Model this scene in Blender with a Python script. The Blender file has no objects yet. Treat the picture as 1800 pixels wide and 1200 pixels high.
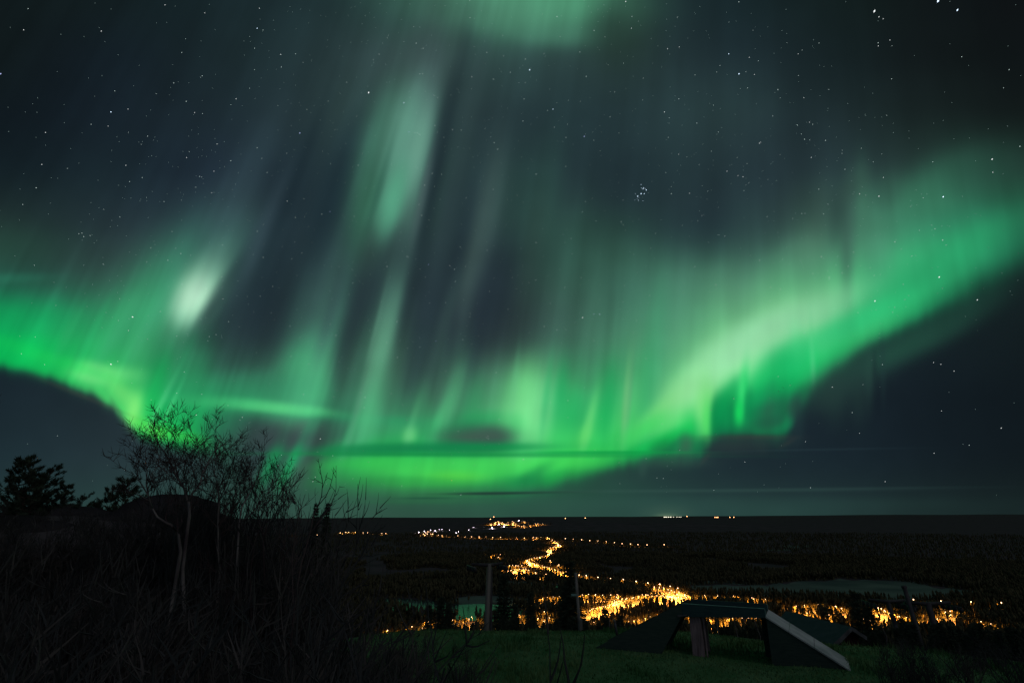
import bpy, math, random
import numpy as np
from mathutils import Vector, Matrix
scn = bpy.context.scene
# ------------------------------------------------------------------ camera, world, light, exposure
F, PITCH, ROLL, EYE = 960., math.radians(17.8), math.radians(-0.3), 112.0
cam = bpy.data.objects.new("camera", bpy.data.cameras.new("camera")); scn.collection.objects.link(cam)
cam.location = (0, 0, EYE)
cam.matrix_world = Matrix.Translation((0, 0, EYE)) @ Matrix.Rotation(math.pi/2+PITCH, 4, 'X') @ Matrix.Rotation(ROLL, 4, 'Z')
cam.data.sensor_width = 36; cam.data.lens = 36*F/1800.; cam.data.clip_start = .1; cam.data.clip_end = 300000
scn.camera = cam
world = bpy.data.worlds.new("World"); scn.world = world; world.use_nodes = True
_nt = world.node_tree; _bg = _nt.nodes['Background']
_sk = _nt.nodes.new('ShaderNodeTexSky'); _sk.sky_type = 'NISHITA'; _sk.sun_disc = False
_sk.sun_elevation = math.radians(48); _sk.sun_rotation = math.radians(142)
_nt.links.new(_sk.outputs[0], _bg.inputs[0]); _bg.inputs[1].default_value = .022
sun = bpy.data.lights.new("fill_light", 'SUN'); sun.energy = .12; sun.angle = math.radians(.5); sun.color = (1, .9, .9)
fill_light = bpy.data.objects.new("fill_light", sun); scn.collection.objects.link(fill_light)
fill_light.rotation_euler = (math.radians(42), 0, math.radians(38))     # added fill that lifts the dark ground; behind the photographer, from the right
scn.view_settings.view_transform = 'Standard'; scn.view_settings.look = 'None'
scn.view_settings.exposure = 0; scn.view_settings.gamma = 1
scn.render.engine = 'CYCLES'; scn.cycles.sample_clamp_indirect = 1.5; scn.cycles.max_bounces = 5; scn.cycles.transparent_max_bounces = 8
# ------------------------------------------------------------------ helpers
C = scn.collection
def mesh(name, V, Fs, mats=(), smooth=False, midx=None):
    me = bpy.data.meshes.new(name)
    if isinstance(V, np.ndarray):
        V = V.reshape(-1, 3); Fs = np.asarray(Fs); k = Fs.shape[1]
        me.vertices.add(len(V)); me.vertices.foreach_set('co', V.astype(np.float32).ravel())
        me.loops.add(Fs.size); me.loops.foreach_set('vertex_index', Fs.astype(np.int32).ravel())
        me.polygons.add(len(Fs)); me.polygons.foreach_set('loop_start', np.arange(0, Fs.size, k, dtype=np.int32))
        me.polygons.foreach_set('loop_total', np.full(len(Fs), k, np.int32))
        me.update(calc_edges=True); me.validate()
    else:
        me.from_pydata([tuple(v) for v in V], [], [tuple(f) for f in Fs]); me.update()
    for m in mats: me.materials.append(m)
    if midx is not None: me.polygons.foreach_set('material_index', np.asarray(midx, np.int32))
    if smooth: me.polygons.foreach_set('use_smooth', np.ones(len(me.polygons), bool))
    return me
def put(name, me, loc=(0, 0, 0), rz=0, sc=1, parent=None, label=None, cat=None, group=None, kind=None):
    o = bpy.data.objects.new(name, me); C.objects.link(o)
    o.location = loc; o.rotation_euler = (0, 0, rz); o.scale = sc if hasattr(sc, '__len__') else (sc, sc, sc)
    if parent: o.parent = parent
    for k, v in (('label', label), ('category', cat), ('group', group), ('kind', kind)):
        if v: o[k] = v
    return o
def ray(px, py):
    """direction of a point of the view, as a place's bearing; (900,600) is straight ahead"""
    u = (px-900)/F; v = -(py-600)/F; c, s = math.cos(ROLL), math.sin(ROLL)
    u, v = u*c-v*s, u*s+v*c
    return np.array([u, math.cos(PITCH)-v*math.sin(PITCH), math.sin(PITCH)+v*math.cos(PITCH)])
def atd(px, py, dist):
    d = ray(px, py); return np.array([0, 0, EYE])+d*dist/math.hypot(d[0], d[1])
def sm(x, a, b):
    t = np.clip((x-a)/(b-a), 0, 1); return t*t*(3-2*t)
def _g(s): return [tuple(int(v) for v in t.split(',')) for t in s.split()]
IN_ROWS = [
(0,   "18,28,30 19,30,32 21,33,36 23,38,42 28,44,48 32,50,54 36,56,58 48,82,74 62,112,92 76,140,110 72,138,106 42,68,60 32,50,54 26,42,46 24,38,40 20,32,32 18,26,27 16,22,24 16,20,22"),
(100, "18,28,30 20,30,36 22,34,42 25,38,44 30,46,50 36,54,58 44,64,66 56,76,76 52,76,74 50,76,74 46,68,68 40,60,58 38,56,60 32,48,54 28,42,46 22,34,36 20,28,30 17,24,25 16,22,24"),
(200, "18,28,34 21,32,40 25,37,46 28,41,49 32,47,54 38,55,61 48,70,71 62,92,84 46,66,69 38,56,60 38,58,62 40,60,64 43,64,67 40,60,62 34,50,54 30,44,46 26,38,38 22,32,32 20,28,28"),
(300, "22,36,42 25,39,46 28,43,50 30,44,55 34,48,60 35,52,61 40,60,65 64,98,90 44,66,69 40,60,64 37,56,60 36,54,60 37,57,61 38,56,62 40,58,64 42,62,64 38,58,55 42,74,64 36,64,55"),
(350, "30,46,48 30,46,50 34,50,57 36,52,62 42,58,68 36,53,62 36,54,60 60,98,86 42,60,66 42,64,66 40,62,63 36,54,60 38,56,60 38,56,62 44,64,66 52,84,76 56,110,86 44,104,80 36,86,65"),
(400, "38,60,56 36,54,56 40,56,62 46,64,72 54,76,82 40,58,66 36,54,60 54,84,76 42,60,66 44,68,67 46,76,70 42,72,66 40,62,64 44,68,68 58,92,82 62,106,88 58,132,100 46,132,96 34,104,76"),
(450, "42,76,66 41,64,61 48,68,69 58,88,84 52,70,76 40,58,66 40,60,64 44,64,66 40,56,63 42,62,63 50,86,76 54,94,80 58,100,86 64,112,93 78,132,106 78,150,112 58,162,110 42,150,102 30,110,76"),
(500, "38,96,78 42,84,72 54,92,80 66,116,98 44,62,68 36,53,60 44,68,69 42,60,66 42,58,64 43,60,62 56,94,81 60,105,90 70,122,100 88,150,116 94,178,126 76,178,120 46,160,102 32,130,84 26,70,56"),
(550, "16,160,90 32,140,90 52,132,92 66,138,100 42,58,64 36,52,60 48,78,74 48,70,70 42,58,64 44,58,62 58,92,81 66,118,97 80,150,114 110,190,134 124,206,144 80,192,124 36,172,102 30,150,92 26,80,60"),
(600, "10,180,90 30,168,92 45,160,95 54,130,92 46,70,67 40,58,63 52,92,79 56,88,78 44,60,65 48,64,66 64,106,90 72,136,104 90,170,120 126,212,143 106,206,134 56,195,113 30,165,92 28,150,90 26,90,60"),
(650, "8,192,85 20,190,86 50,186,98 50,140,94 48,96,78 56,100,82 62,110,90 62,100,84 50,74,70 60,92,80 62,142,98 62,150,100 96,192,124 142,224,150 62,196,110 30,190,100 28,160,90 28,150,90 26,90,60"),
(700, "8,192,85 50,206,98 90,222,116 25,172,92 42,146,93 66,176,115 52,122,87 62,128,94 60,112,86 76,170,112 60,182,108 72,184,112 132,222,142 54,200,106 30,178,96 28,160,90 28,160,90 28,150,90 26,90,60"),
(750, "8,190,85 10,190,85 70,222,108 20,185,82 40,112,80 52,92,80 46,120,86 60,160,105 46,140,88 82,190,112 64,196,106 74,206,106 52,202,100 24,172,86 22,140,76 28,160,90 28,160,90 28,150,90 26,90,60"),
(800, "8,190,85 10,190,85 20,200,90 10,185,75 48,74,72 52,74,70 38,160,80 36,180,84 38,184,84 52,196,90 62,208,90 20,186,80 24,132,75 28,110,72 28,110,70 28,160,90 28,160,90 28,150,90 26,90,60"),
(850, "8,190,85 10,190,85 20,200,90 20,160,75 46,70,68 50,84,72 46,142,76 50,152,74 52,158,74 30,146,74 25,122,68 30,90,62 30,90,60 28,110,72 28,110,70 28,160,90 28,160,90 28,150,90 26,90,60"),
(900, "44,72,68 44,72,68 44,72,68 44,72,68 46,74,68 48,80,70 50,84,70 42,84,66 42,88,66 40,76,66 42,70,66 44,74,70 42,70,66 40,66,62 38,60,58 34,54,54 30,46,46 26,40,40 22,34,34")]
OUT_ROWS = [
(500, "25,40,48 28,44,52 32,48,56 36,52,58 36,52,58 30,46,52 22,34,36"),
(600, "25,39,48 30,44,53 40,56,62 40,56,60 36,52,58 28,43,51 19,29,32"),
(700, "27,42,50 38,52,58 50,66,68 40,60,62 35,51,57 24,36,45 17,26,31"),
(800, "31,49,56 45,60,66 54,74,74 60,80,76 32,48,56 26,40,49 18,27,32"),
(850, "35,56,60 44,66,66 48,92,72 40,100,68 36,57,60 30,46,52 20,30,32"),
(900, "42,68,66 45,72,68 52,84,72 46,82,68 44,74,70 38,61,59 26,40,40")]
STEP = 10; GX0, GY0 = -300, -300; GW, GH = 241, 161
def _table(rows):
    gx = GX0 + STEP*np.arange(GW); gy = GY0 + STEP*np.arange(GH)
    vals = [np.array(_g(r[1]), float) for r in rows]
    n = len(vals[0]); xs = np.linspace(0, 1800, n)
    R = np.array([[np.interp(gx, xs, v[:, c]) for c in range(3)] for v in vals])
    ys = [r[0] for r in rows]
    T = np.zeros((GH, GW, 3))
    for c in range(3):
        for i in range(GW): T[:, i, c] = np.interp(gy, ys, R[:, c, i])
    return T
def _blur(T, sx, sy):
    for ax, s in ((0, sy), (1, sx)):
        s = s/STEP; r = int(3*s)+1; k = np.exp(-.5*(np.arange(-r, r+1)/s)**2); k /= k.sum()
        P = np.concatenate([np.repeat(np.take(T, [0], ax), r, ax), T, np.repeat(np.take(T, [-1], ax), r, ax)], ax)
        n = T.shape[ax]; O = np.zeros_like(T)
        for i, w in enumerate(k): O += w*np.take(P, range(i, i+n), ax)
        T = O
    return T
def _samp(T, X, Y):
    u = np.clip((X-GX0)/STEP, 0, GW-1.001); v = np.clip((Y-GY0)/STEP, 0, GH-1.001)
    i = u.astype(int); j = v.astype(int); fu = (u-i)[..., None]; fv = (v-j)[..., None]
    return (T[j, i]*(1-fu)+T[j, i+1]*fu)*(1-fv)+(T[j+1, i]*(1-fu)+T[j+1, i+1]*fu)*fv
_rs = np.random.RandomState(7)
_N1 = _rs.rand(4096)
def n1(x, seed=0):
    x = x + seed*117.31 + 600; i = np.floor(x).astype(int); f = x-i; f = f*f*(3-2*f)
    return _N1[i % 4096]*(1-f)+_N1[(i+1) % 4096]*f
def n2(x, y, seed=0):
    j = np.floor(y).astype(int); f = y-j; f = f*f*(3-2*f)
    return n1(x+j*71.7, seed)*(1-f)+n1(x+(j+1)*71.7, seed)*f
VPX, VPY = 1300., -1900.      # the magnetic zenith the rays run to
EDGE = [(-400,560),(-100,618),(0,641),(60,655),(110,672),(165,693),(200,715),(222,745),(250,768),(290,782),(330,788),(380,800),(420,850),(440,860),
 (470,866),(560,858),(620,862),(700,870),(800,872),(900,868),(960,858),(1010,842),(1060,828),(1110,815),(1150,806),(1190,808),(1215,806),(1232,799),(1246,786),(1254,774),(1268,766),(1310,763),(1345,767),(1365,771),(1380,766),
 (1393,748),(1402,720),(1416,702),(1436,680),(1470,650),(1520,614),(1580,578),(1650,543),(1720,507),(1800,464),(1900,412),(2200,300)]
EW = [(-400,9),(0,9),(160,8),(230,7),(300,9),(380,14),(440,24),(600,22),(900,20),(1000,12),(1060,10),(1250,13),(1380,15),(1450,16),(1550,15),(1700,26),(1900,40)]
# strokes: x, y, half length, half width, lean (degrees from the ray direction, 90 = across), colour, strength, [sharp side]
ST = [
 # big pale knots on the left
 (347,518,44,24,12,(166,226,190),.95),(330,540,22,18,5,(150,215,178),.5),(388,440,70,28,10,(76,108,108),.35),(310,500,95,55,22,(58,170,118),.45),(420,330,110,26,6,(60,84,92),.45),
 (250,545,50,26,0,(56,170,112),.35),(190,590,60,12,4,(60,190,120),.35),(240,610,30,14,4,(76,190,122),.3),(30,560,70,20,90,(20,158,88),.4),
 (0,490,60,7,92,(44,120,94),.5),(15,432,90,26,90,(40,78,64),.35),
 (160,655,26,13,78,(130,232,134),.85),(195,658,40,12,88,(110,228,130),.7),(215,690,26,12,-40,(120,235,120),.6),(238,725,26,13,-14,(136,244,126),.9),(262,752,24,9,-60,(110,240,95),.85),(300,762,40,9,-76,(70,225,80),.6),
 (90,630,80,9,-72,(30,205,90),.5),(20,608,60,14,90,(12,190,88),.5),
 (280,650,26,14,0,(20,150,80),.45),(268,700,40,12,0,(12,180,82),.5),(285,705,42,3.5,6,(84,214,134),.6),(300,712,28,2.6,6,(90,218,140),.5),(293,712,38,2.6,6,(16,150,78),.5),(315,650,60,6,2,(40,160,100),.3),
 (330,700,50,16,0,(34,176,100),.4),(350,640,40,14,0,(50,140,95),.25),
 # left horizontal glowing streak
 (490,716,60,7,96,(92,222,138),.95),(430,710,80,9,94,(70,210,122),.6),(540,726,50,6,95,(60,190,110),.5),(600,734,90,6,92,(40,160,100),.4),(700,742,80,7,90,(44,160,100),.3),
 # dark bay under it
 (490,764,52,18,90,(60,72,76),.95),(560,750,44,10,90,(66,84,80),.8),(450,790,34,34,0,(50,70,72),.85),(420,760,22,34,0,(52,82,76),.7),(398,752,20,26,0,(36,130,86),.4),(596,760,22,12,90,(58,90,80),.5),(540,800,50,18,8,(56,76,72),.7),
 (478,812,40,10,8,(28,140,82),.8),(500,838,24,9,10,(40,140,80),.4),(512,812,34,4.5,8,(30,150,86),.7),(526,790,46,9,14,(32,146,90),.65),(545,770,40,4,6,(60,110,90),.4),(552,720,40,3.5,2,(60,130,100),.3),
 # ray feet, middle left
 (540,610,90,30,4,(74,142,112),.75),(556,540,90,26,2,(64,98,92),.6),(530,670,50,32,6,(78,184,128),.7),(565,480,80,20,0,(54,78,82),.45),(510,650,50,18,12,(60,160,108),.4),(420,560,70,60,6,(38,54,62),.55),(480,480,80,16,2,(30,46,54),.5),(455,420,90,12,4,(56,76,86),.45),(478,380,70,8,2,(54,74,84),.35),(505,350,120,10,2,(28,44,52),.5),(440,660,30,60,0,(50,90,78),.3),
 (682,560,110,14,0,(86,142,118),.8),(668,620,70,15,2,(96,158,126),.6),(700,490,60,16,0,(66,100,92),.5),(655,700,50,20,4,(80,160,116),.6),(640,750,40,16,8,(80,190,128),.6),(612,770,30,6,10,(66,190,118),.6),(630,715,70,5,2,(110,180,140),.3),(648,630,90,3,-1,(96,150,124),.3),
 (625,560,110,15,0,(38,52,60),.65),(618,660,50,16,0,(58,84,78),.5),(590,520,90,9,0,(50,70,76),.4),(745,580,80,16,0,(38,52,62),.75),(790,600,60,18,2,(38,50,60),.6),(730,640,50,14,2,(50,78,74),.4),(770,640,40,10,0,(56,88,80),.5),
 (590,740,22,26,0,(40,130,88),.3),
 # the green pillar, upper middle
 (700,300,100,34,2,(84,146,120),.62),(722,245,55,20,0,(98,156,134),.7),(730,290,60,13,-2,(104,160,138),.6),(690,350,46,14,2,(82,158,126),.6),(650,350,70,13,0,(50,104,82),.6),(668,340,70,5,0,(46,84,72),.35),(672,380,26,26,0,(72,140,112),.45),(654,290,60,12,2,(50,96,80),.5),(745,215,80,12,-2,(84,112,112),.45),(745,130,110,26,-4,(72,92,94),.5),(715,390,40,14,0,(74,104,98),.4),(650,430,40,20,0,(46,70,64),.5),(700,450,60,14,0,(48,72,72),.3),
 (768,280,130,11,-1,(38,56,62),.75),(808,140,90,12,0,(44,64,66),.5),(590,340,110,22,0,(30,48,56),.5),(800,320,140,10,0,(56,80,80),.4),(830,160,80,10,2,(54,76,78),.4),(785,400,80,10,0,(44,62,68),.4),(740,440,50,12,0,(34,52,58),.4),(720,520,60,9,0,(38,54,60),.5),
 (850,410,110,16,-1,(66,90,88),.7),(825,480,60,13,0,(64,86,84),.6),(790,540,60,9,4,(54,78,76),.5),(868,350,60,16,0,(64,88,86),.4),(810,430,60,11,0,(34,50,58),.45),(870,510,70,26,4,(36,50,60),.65),(835,590,60,12,0,(36,48,58),.6),(790,430,100,9,0,(40,60,64),.2),
 (910,340,60,26,0,(42,76,66),.35),(955,370,90,22,0,(46,84,72),.4),(1010,430,60,22,0,(50,88,76),.3),(935,450,80,14,0,(50,70,68),.3),
 (775,690,40,14,10,(58,92,78),.5),(690,680,50,14,0,(56,86,78),.3),(745,720,24,22,0,(56,110,82),.4),
 # top glow
 (960,10,110,34,90,(80,152,116),.75),(985,60,60,16,92,(72,128,104),.5),(880,20,80,26,95,(78,128,106),.4),(760,10,80,16,95,(56,86,76),.3),(1075,60,40,26,0,(36,56,54),.45),(1090,60,40,40,0,(42,66,54),.3),(800,80,50,14,0,(60,82,80),.3),
 # middle
 (925,720,56,32,0,(112,218,136),.88),(935,700,36,30,0,(100,200,130),.5),(922,760,22,26,0,(98,222,128),.6),(905,672,40,4,-2,(84,166,120),.35),(903,704,34,4,-2,(104,196,136),.3),(965,690,50,16,0,(78,180,118),.4),(985,690,36,9,0,(22,160,88),.5),(1070,700,40,12,0,(20,160,86),.55),(1010,715,24,20,0,(30,170,94),.5),(1000,740,16,20,0,(24,160,86),.35),
 (1035,745,38,6,8,(104,214,120),.7),(1028,765,16,8,16,(100,222,110),.6),(1060,740,24,10,0,(20,176,88),.4),(1100,710,56,4.5,0,(120,188,126),.55),(1108,690,60,3,0,(104,170,124),.3),(985,765,20,16,0,(50,196,100),.4),
 (790,710,46,11,8,(86,186,128),.7),(775,740,34,9,16,(80,196,124),.6),(720,766,12,9,6,(110,212,128),.75),(724,745,30,5,4,(90,180,124),.35),(800,680,60,22,0,(74,134,104),.4),(870,680,40,24,0,(82,150,112),.4),(830,715,40,14,0,(40,140,86),.35),(860,735,36,10,90,(30,150,84),.4),(755,755,14,26,90,(50,180,104),.3),
 (1150,640,90,14,2,(50,160,104),.35),(1135,690,60,12,0,(40,160,94),.4),(1160,600,90,22,0,(74,140,110),.3),(1040,600,80,14,0,(78,130,108),.25),(960,620,80,16,0,(66,104,90),.25),
 # right arm
 (1240,650,40,26,-40,(146,226,162),.7),(1300,620,70,26,-52,(142,220,160),.7),(1385,565,80,22,-66,(146,216,166),.75),(1210,690,46,22,-45,(140,226,144),.75),(1250,700,34,18,-45,(134,226,142),.7),(1160,725,44,12,-50,(120,220,122),.6),(1180,740,34,12,-45,(90,220,112),.5),(1120,760,40,12,-55,(70,212,104),.5),(1350,600,60,14,-70,(140,220,152),.4),(1450,520,50,26,-75,(120,196,138),.35),(1290,655,40,12,-50,(140,224,146),.5),
 (1243,720,34,12,4,(110,226,122),.75),(1240,745,22,7,0,(70,220,100),.8),(1215,745,20,14,0,(40,205,92),.6),(1228,770,18,12,0,(22,150,74),.6),(1170,775,60,10,-66,(12,188,78),.7),(1140,750,30,9,-55,(60,210,96),.4),
 (1276,716,28,14,12,(14,160,80),.8),(1262,745,26,10,4,(14,140,74),.75),(1310,672,36,5,4,(50,210,112),.7),(1305,715,26,8,4,(22,205,92),.85),(1300,735,12,8,0,(24,200,88),.7),(1295,680,20,12,0,(20,176,90),.5),(1335,710,26,12,0,(14,130,74),.8),(1355,735,20,14,0,(40,104,72),.75),(1378,725,22,12,10,(22,124,78),.7),(1386,742,16,9,20,(16,150,84),.8),(1370,755,12,10,60,(20,140,78),.5),(1285,755,26,8,90,(20,110,66),.6),
 (1380,640,36,26,-60,(26,186,102),.8),(1350,670,30,18,-60,(20,184,96),.7),(1400,665,30,14,-50,(16,180,92),.6),(1428,620,46,3,0,(90,200,130),.55),(1424,650,26,12,0,(40,204,112),.6),(1400,600,26,12,0,(76,196,124),.5),(1460,630,40,14,-50,(30,190,102),.6),(1380,690,20,16,-60,(12,140,76),.5),(1410,690,16,10,-50,(16,110,66),.5),
 (1205,785,16,14,0,(36,96,66),.6),(1160,788,18,10,-60,(26,104,64),.5),(1235,790,10,12,20,(18,124,70),.7),(1190,798,22,5,90,(60,84,72),.5),
 (1520,555,110,13,-66,(50,196,122),.5),(1620,470,110,30,-66,(52,172,112),.4),(1700,430,70,22,-60,(40,166,106),.35),(1540,420,50,22,-5,(76,140,112),.5),(1515,350,50,12,-5,(66,116,94),.55),(1490,410,70,10,-6,(62,96,86),.6),(1468,380,40,14,-10,(44,66,64),.5),(1420,430,60,26,0,(84,134,108),.45),(1440,370,40,14,-10,(64,92,82),.4),(1500,330,30,14,-40,(50,74,68),.4),(1390,380,50,30,-60,(42,58,62),.4),(1640,330,60,30,-60,(56,120,92),.5),(1720,300,60,30,-75,(40,80,66),.4),(1600,500,80,18,-64,(34,160,100),.3),(1560,335,26,16,-20,(48,80,70),.4),
 (1300,470,80,26,0,(62,100,86),.3),(1320,420,40,26,0,(46,70,68),.3),(1240,400,70,40,-80,(36,52,62),.5),(1200,540,80,30,0,(66,112,94),.25),
 (1320,260,120,60,-80,(40,56,62),.3),(1250,190,80,50,-70,(46,68,70),.4),
 # band above the horizon
 (800,828,110,14,90,(66,206,86),.85),(770,822,90,9,90,(64,204,86),.4),(880,812,110,8,91,(70,212,90),.5),(660,812,60,9,86,(58,200,86),.7),(1000,812,60,12,85,(66,216,88),.6),(800,838,36,8,90,(88,214,72),.6),(930,845,30,8,90,(16,120,62),.5),(700,845,60,6,90,(36,140,62),.3),(600,825,30,14,70,(44,170,80),.5),(570,845,30,12,70,(44,130,72),.4),(980,838,24,9,70,(30,170,70),.5),(940,832,26,8,60,(20,120,64),.5),
 (760,848,60,7,90,(52,180,74),.4),
 (350,508,38,24,10,(160,222,184),.8),(341,522,32,20,12,(184,234,200),.8),(346,512,20,12,12,(192,238,208),.5),(376,462,36,20,12,(96,142,128),.45),
 (372,545,30,8,18,(40,66,66),.5),(395,500,46,9,14,(40,62,66),.5),
 (500,717,50,7,96,(100,228,140),.7),
 (505,770,60,14,90,(60,72,76),.6),
 (1270,632,46,24,-46,(152,228,170),.6),(1330,598,60,22,-60,(154,224,174),.5),(1210,688,36,18,-45,(150,228,160),.55),
 (652,300,95,24,0,(56,108,86),.6),(668,250,60,26,0,(62,108,94),.5),(712,228,62,26,0,(100,156,136),.7),(734,262,46,10,-1,(108,164,142),.6),(692,348,44,14,2,(88,164,132),.75),(665,335,60,4.5,0,(44,88,74),.4),
 (708,446,34,22,0,(46,66,68),.6),(745,340,60,7,-1,(84,104,104),.5),(769,300,90,8,-1,(36,54,60),.6),(590,330,90,16,0,(28,45,54),.35),
 (925,718,50,26,0,(122,226,144),.7),(960,700,44,5,0,(40,170,100),.4),(905,745,14,12,0,(70,205,115),.4),
 (1320,728,56,24,80,(16,118,72),.75),(1375,722,26,18,0,(30,104,72),.7),(1270,745,24,16,0,(12,130,74),.6),(1210,784,26,12,80,(20,118,70),.5),
 (1236,716,36,10,2,(130,228,134),.7),(1243,740,26,7,0,(84,224,106),.8),(1257,735,26,6,2,(12,138,74),.6),(1266,716,26,10,10,(10,148,78),.6),(1284,690,22,8,30,(16,160,86),.4),(1282,735,24,12,0,(14,136,74),.6),
 (1304,690,30,4.5,2,(60,214,116),.7),(1299,724,16,6,2,(26,214,94),.9),(1318,712,20,6,0,(14,118,70),.7),(1336,728,22,10,4,(28,108,72),.7),(1352,712,26,9,8,(40,98,74),.7),(1368,726,20,7,14,(30,104,74),.5),
 (1387,738,14,6,24,(20,142,84),.8),(1370,756,14,6,60,(22,126,78),.6),(1396,716,14,8,10,(40,92,72),.6),(1350,690,36,12,-60,(16,160,86),.5),
 (1205,782,14,10,0,(60,92,74),.6),(1178,790,20,6,-50,(22,110,68),.5),(1232,786,14,8,30,(16,120,68),.7),(1210,800,24,4,80,(40,96,70),.5),
 (1428,632,30,3.5,0,(96,206,136),.5),(1500,575,70,14,-60,(44,190,116),.5),(1440,545,60,18,-66,(138,212,160),.45),(1395,640,30,20,-60,(28,186,104),.5),
 (420,688,90,20,92,(46,150,100),.45),(545,685,44,26,0,(78,176,124),.45),(470,672,60,16,92,(54,130,98),.35),(330,660,40,26,0,(50,150,100),.35),(615,700,70,18,0,(64,140,106),.3),
 (210,575,50,9,6,(72,176,124),.3),(165,580,46,6,4,(44,168,104),.3),(268,560,50,8,6,(70,160,120),.3),(120,585,36,7,2,(56,180,112),.25),
]
FRONT = [ (1402,742,30,9,6,(34,56,60),.7),(1396,716,18,9,20,(40,74,66),.5),(1390,770,18,10,-30,(32,50,56),.6),(1330,776,50,7,90,(40,56,60),.5),(1256,794,16,7,-40,(36,56,60),.5),(1352,742,24,8,80,(34,92,70),.5),(1385,748,10,6,40,(24,128,80),.4),
   # things in front of the aurora: thin dark clouds, the dark hole; faint glows beyond the edge
 (838,768,50,18,90,(34,110,76),.9),(836,769,42,13,90,(66,92,80),.9),(866,768,22,14,90,(64,90,80),.85),(760,787,130,8,89,(18,122,72),.8),(640,790,60,6,88,(22,130,74),.6),(880,786,60,5,90,(16,140,72),.6),
 (830,799,250,3.0,90.3,(18,130,66),.6),(1060,795,110,2.4,90,(16,150,70),.7),
 (900,866,80,1.6,89.2,(34,66,54),.85),(860,867,42,2.0,89.6,(34,58,52),.6),(750,875,34,1.4,89.6,(30,80,58),.6),(740,882,80,3,90,(40,110,66),.25),
 (1500,655,60,26,-62,(40,74,66),.6),(1590,612,80,18,-66,(38,84,68),.7),(1680,560,70,18,-62,(34,76,62),.5),(1455,690,30,22,-50,(40,66,62),.6),(1470,700,34,16,-5,(38,64,60),.5),(1510,690,38,14,-5,(38,64,60),.55),(1528,665,34,6,-4,(44,76,68),.4),(1552,650,40,4,-5,(36,62,62),.35),(1538,655,26,3.5,-4,(28,46,50),.4),
 (1385,778,12,3,-60,(60,62,60),.3),(1320,768,50,3.5,90,(62,64,62),.5),(1240,806,10,3,-40,(60,64,62),.35),(1290,784,40,12,90,(48,62,62),.5),(1180,812,50,8,90,(50,76,70),.5),(1130,822,12,6,0,(52,86,76),.4),(1340,786,10,8,0,(44,60,60),.3),
 (215,735,26,3.5,-30,(66,74,70),.35),(140,694,60,3,-68,(70,70,64),.3), 
 (1250,862,210,2.2,89.7,(58,90,82),.35),(1500,858,150,1.6,89.4,(52,80,76),.3),(1200,884,300,9,90,(50,88,78),.25),(1430,790,110,1.4,89,(44,66,72),.35),(1350,900,90,8,90,(50,88,78),.2),
 (1172,902,30,10,90,(70,100,84),.45),(1172,908,14,4,90,(130,146,112),.45),(188,905,22,4,90,(110,116,80),.5),
]
def sm_(y): return np.clip((y-450)/200., 0, 1)
def _strokes(C, X, Y, L):
    for x, y, a, b, lean, col, al in L:
        m = (abs(X-x) < 3.2*(a+b)) & (abs(Y-y) < 3.2*(a+b))
        if not m.any(): continue
        if lean < 0 and x > 1000: lean = -lean
        if x < 330 and lean >= 60: lean = 180-lean
        t = np.radians(lean)+(np.arctan2(VPX-x, y-VPY) if abs(lean) < 30 else 0.)
        ux, uy = np.sin(t), -np.cos(t)
        dx = X[m]-x; dy = Y[m]-y
        p = (dx*ux+dy*uy)/a; q = (dy*ux-dx*uy)/b
        r = p*p+q*q
        w = al*np.exp(-0.42*r-0.05*r*r)
        C[m] = C[m]*(1-w[:, None])+np.array(col)*w[:, None]
def sky_rgb(X, Y):
    """display colour 0..1 at chart point X (to the right), Y (down); the horizon is near Y = 908"""
    Tin = _blur(_table(IN_ROWS), 30, 16); Tout = _blur(_table(OUT_ROWS), 90, 20)
    wob = 4*(n1(X/23., 3)-.5)+3*(n1(X/9., 4)-.5)
    C = _samp(Tin, X, Y)
    # rays
    s = VPX+(X-VPX)*(2600./(np.maximum(Y, -1700)+1900.))
    act = np.clip((C[..., 1]-52)/60., 0, 1)
    right = 1/(1+np.exp(-(X-1000)/150.)); 
    v = (n2(s/34., Y/260., 1)-.5)*.15+(n2(s/15., Y/160., 2)-.5)*.11+(n2(s/7., Y/110., 5)-.5)*.05*(.6+.8*sm_(Y))
    v2 = (n2(s/60., Y/300., 8)-.5)*.2
    amp = (.35+.65*act)*(1-.35*right)
    _strokes(C, X, Y, ST)
    # keep rays gentle in the brightest parts
    C = C*(1+(v*amp+v2*.5)[..., None]*np.clip(1.25-C[..., 1:2]/240., .25, 1))
    O = _samp(Tout, X, Y)
    e = np.interp(X, [p[0] for p in EDGE], [p[1] for p in EDGE])+wob
    w = np.interp(X, [p[0] for p in EW], [p[1] for p in EW])
    k = 1/(1+np.exp(-(e-Y)/(w*.55)))
    C = O*(1-k[..., None])+C*k[..., None]
    _strokes(C, X, Y, FRONT)
    C *= (.90+.10*np.clip((C[..., 1]-45)/70., 0, 1))[..., None]
    C *= (1+.05*(n2(X/70., Y/50., 11)-.5)+.03*(n2(X/28., Y/25., 12)-.5))[..., None]
    return np.clip(C/255., 0, 1)
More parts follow.
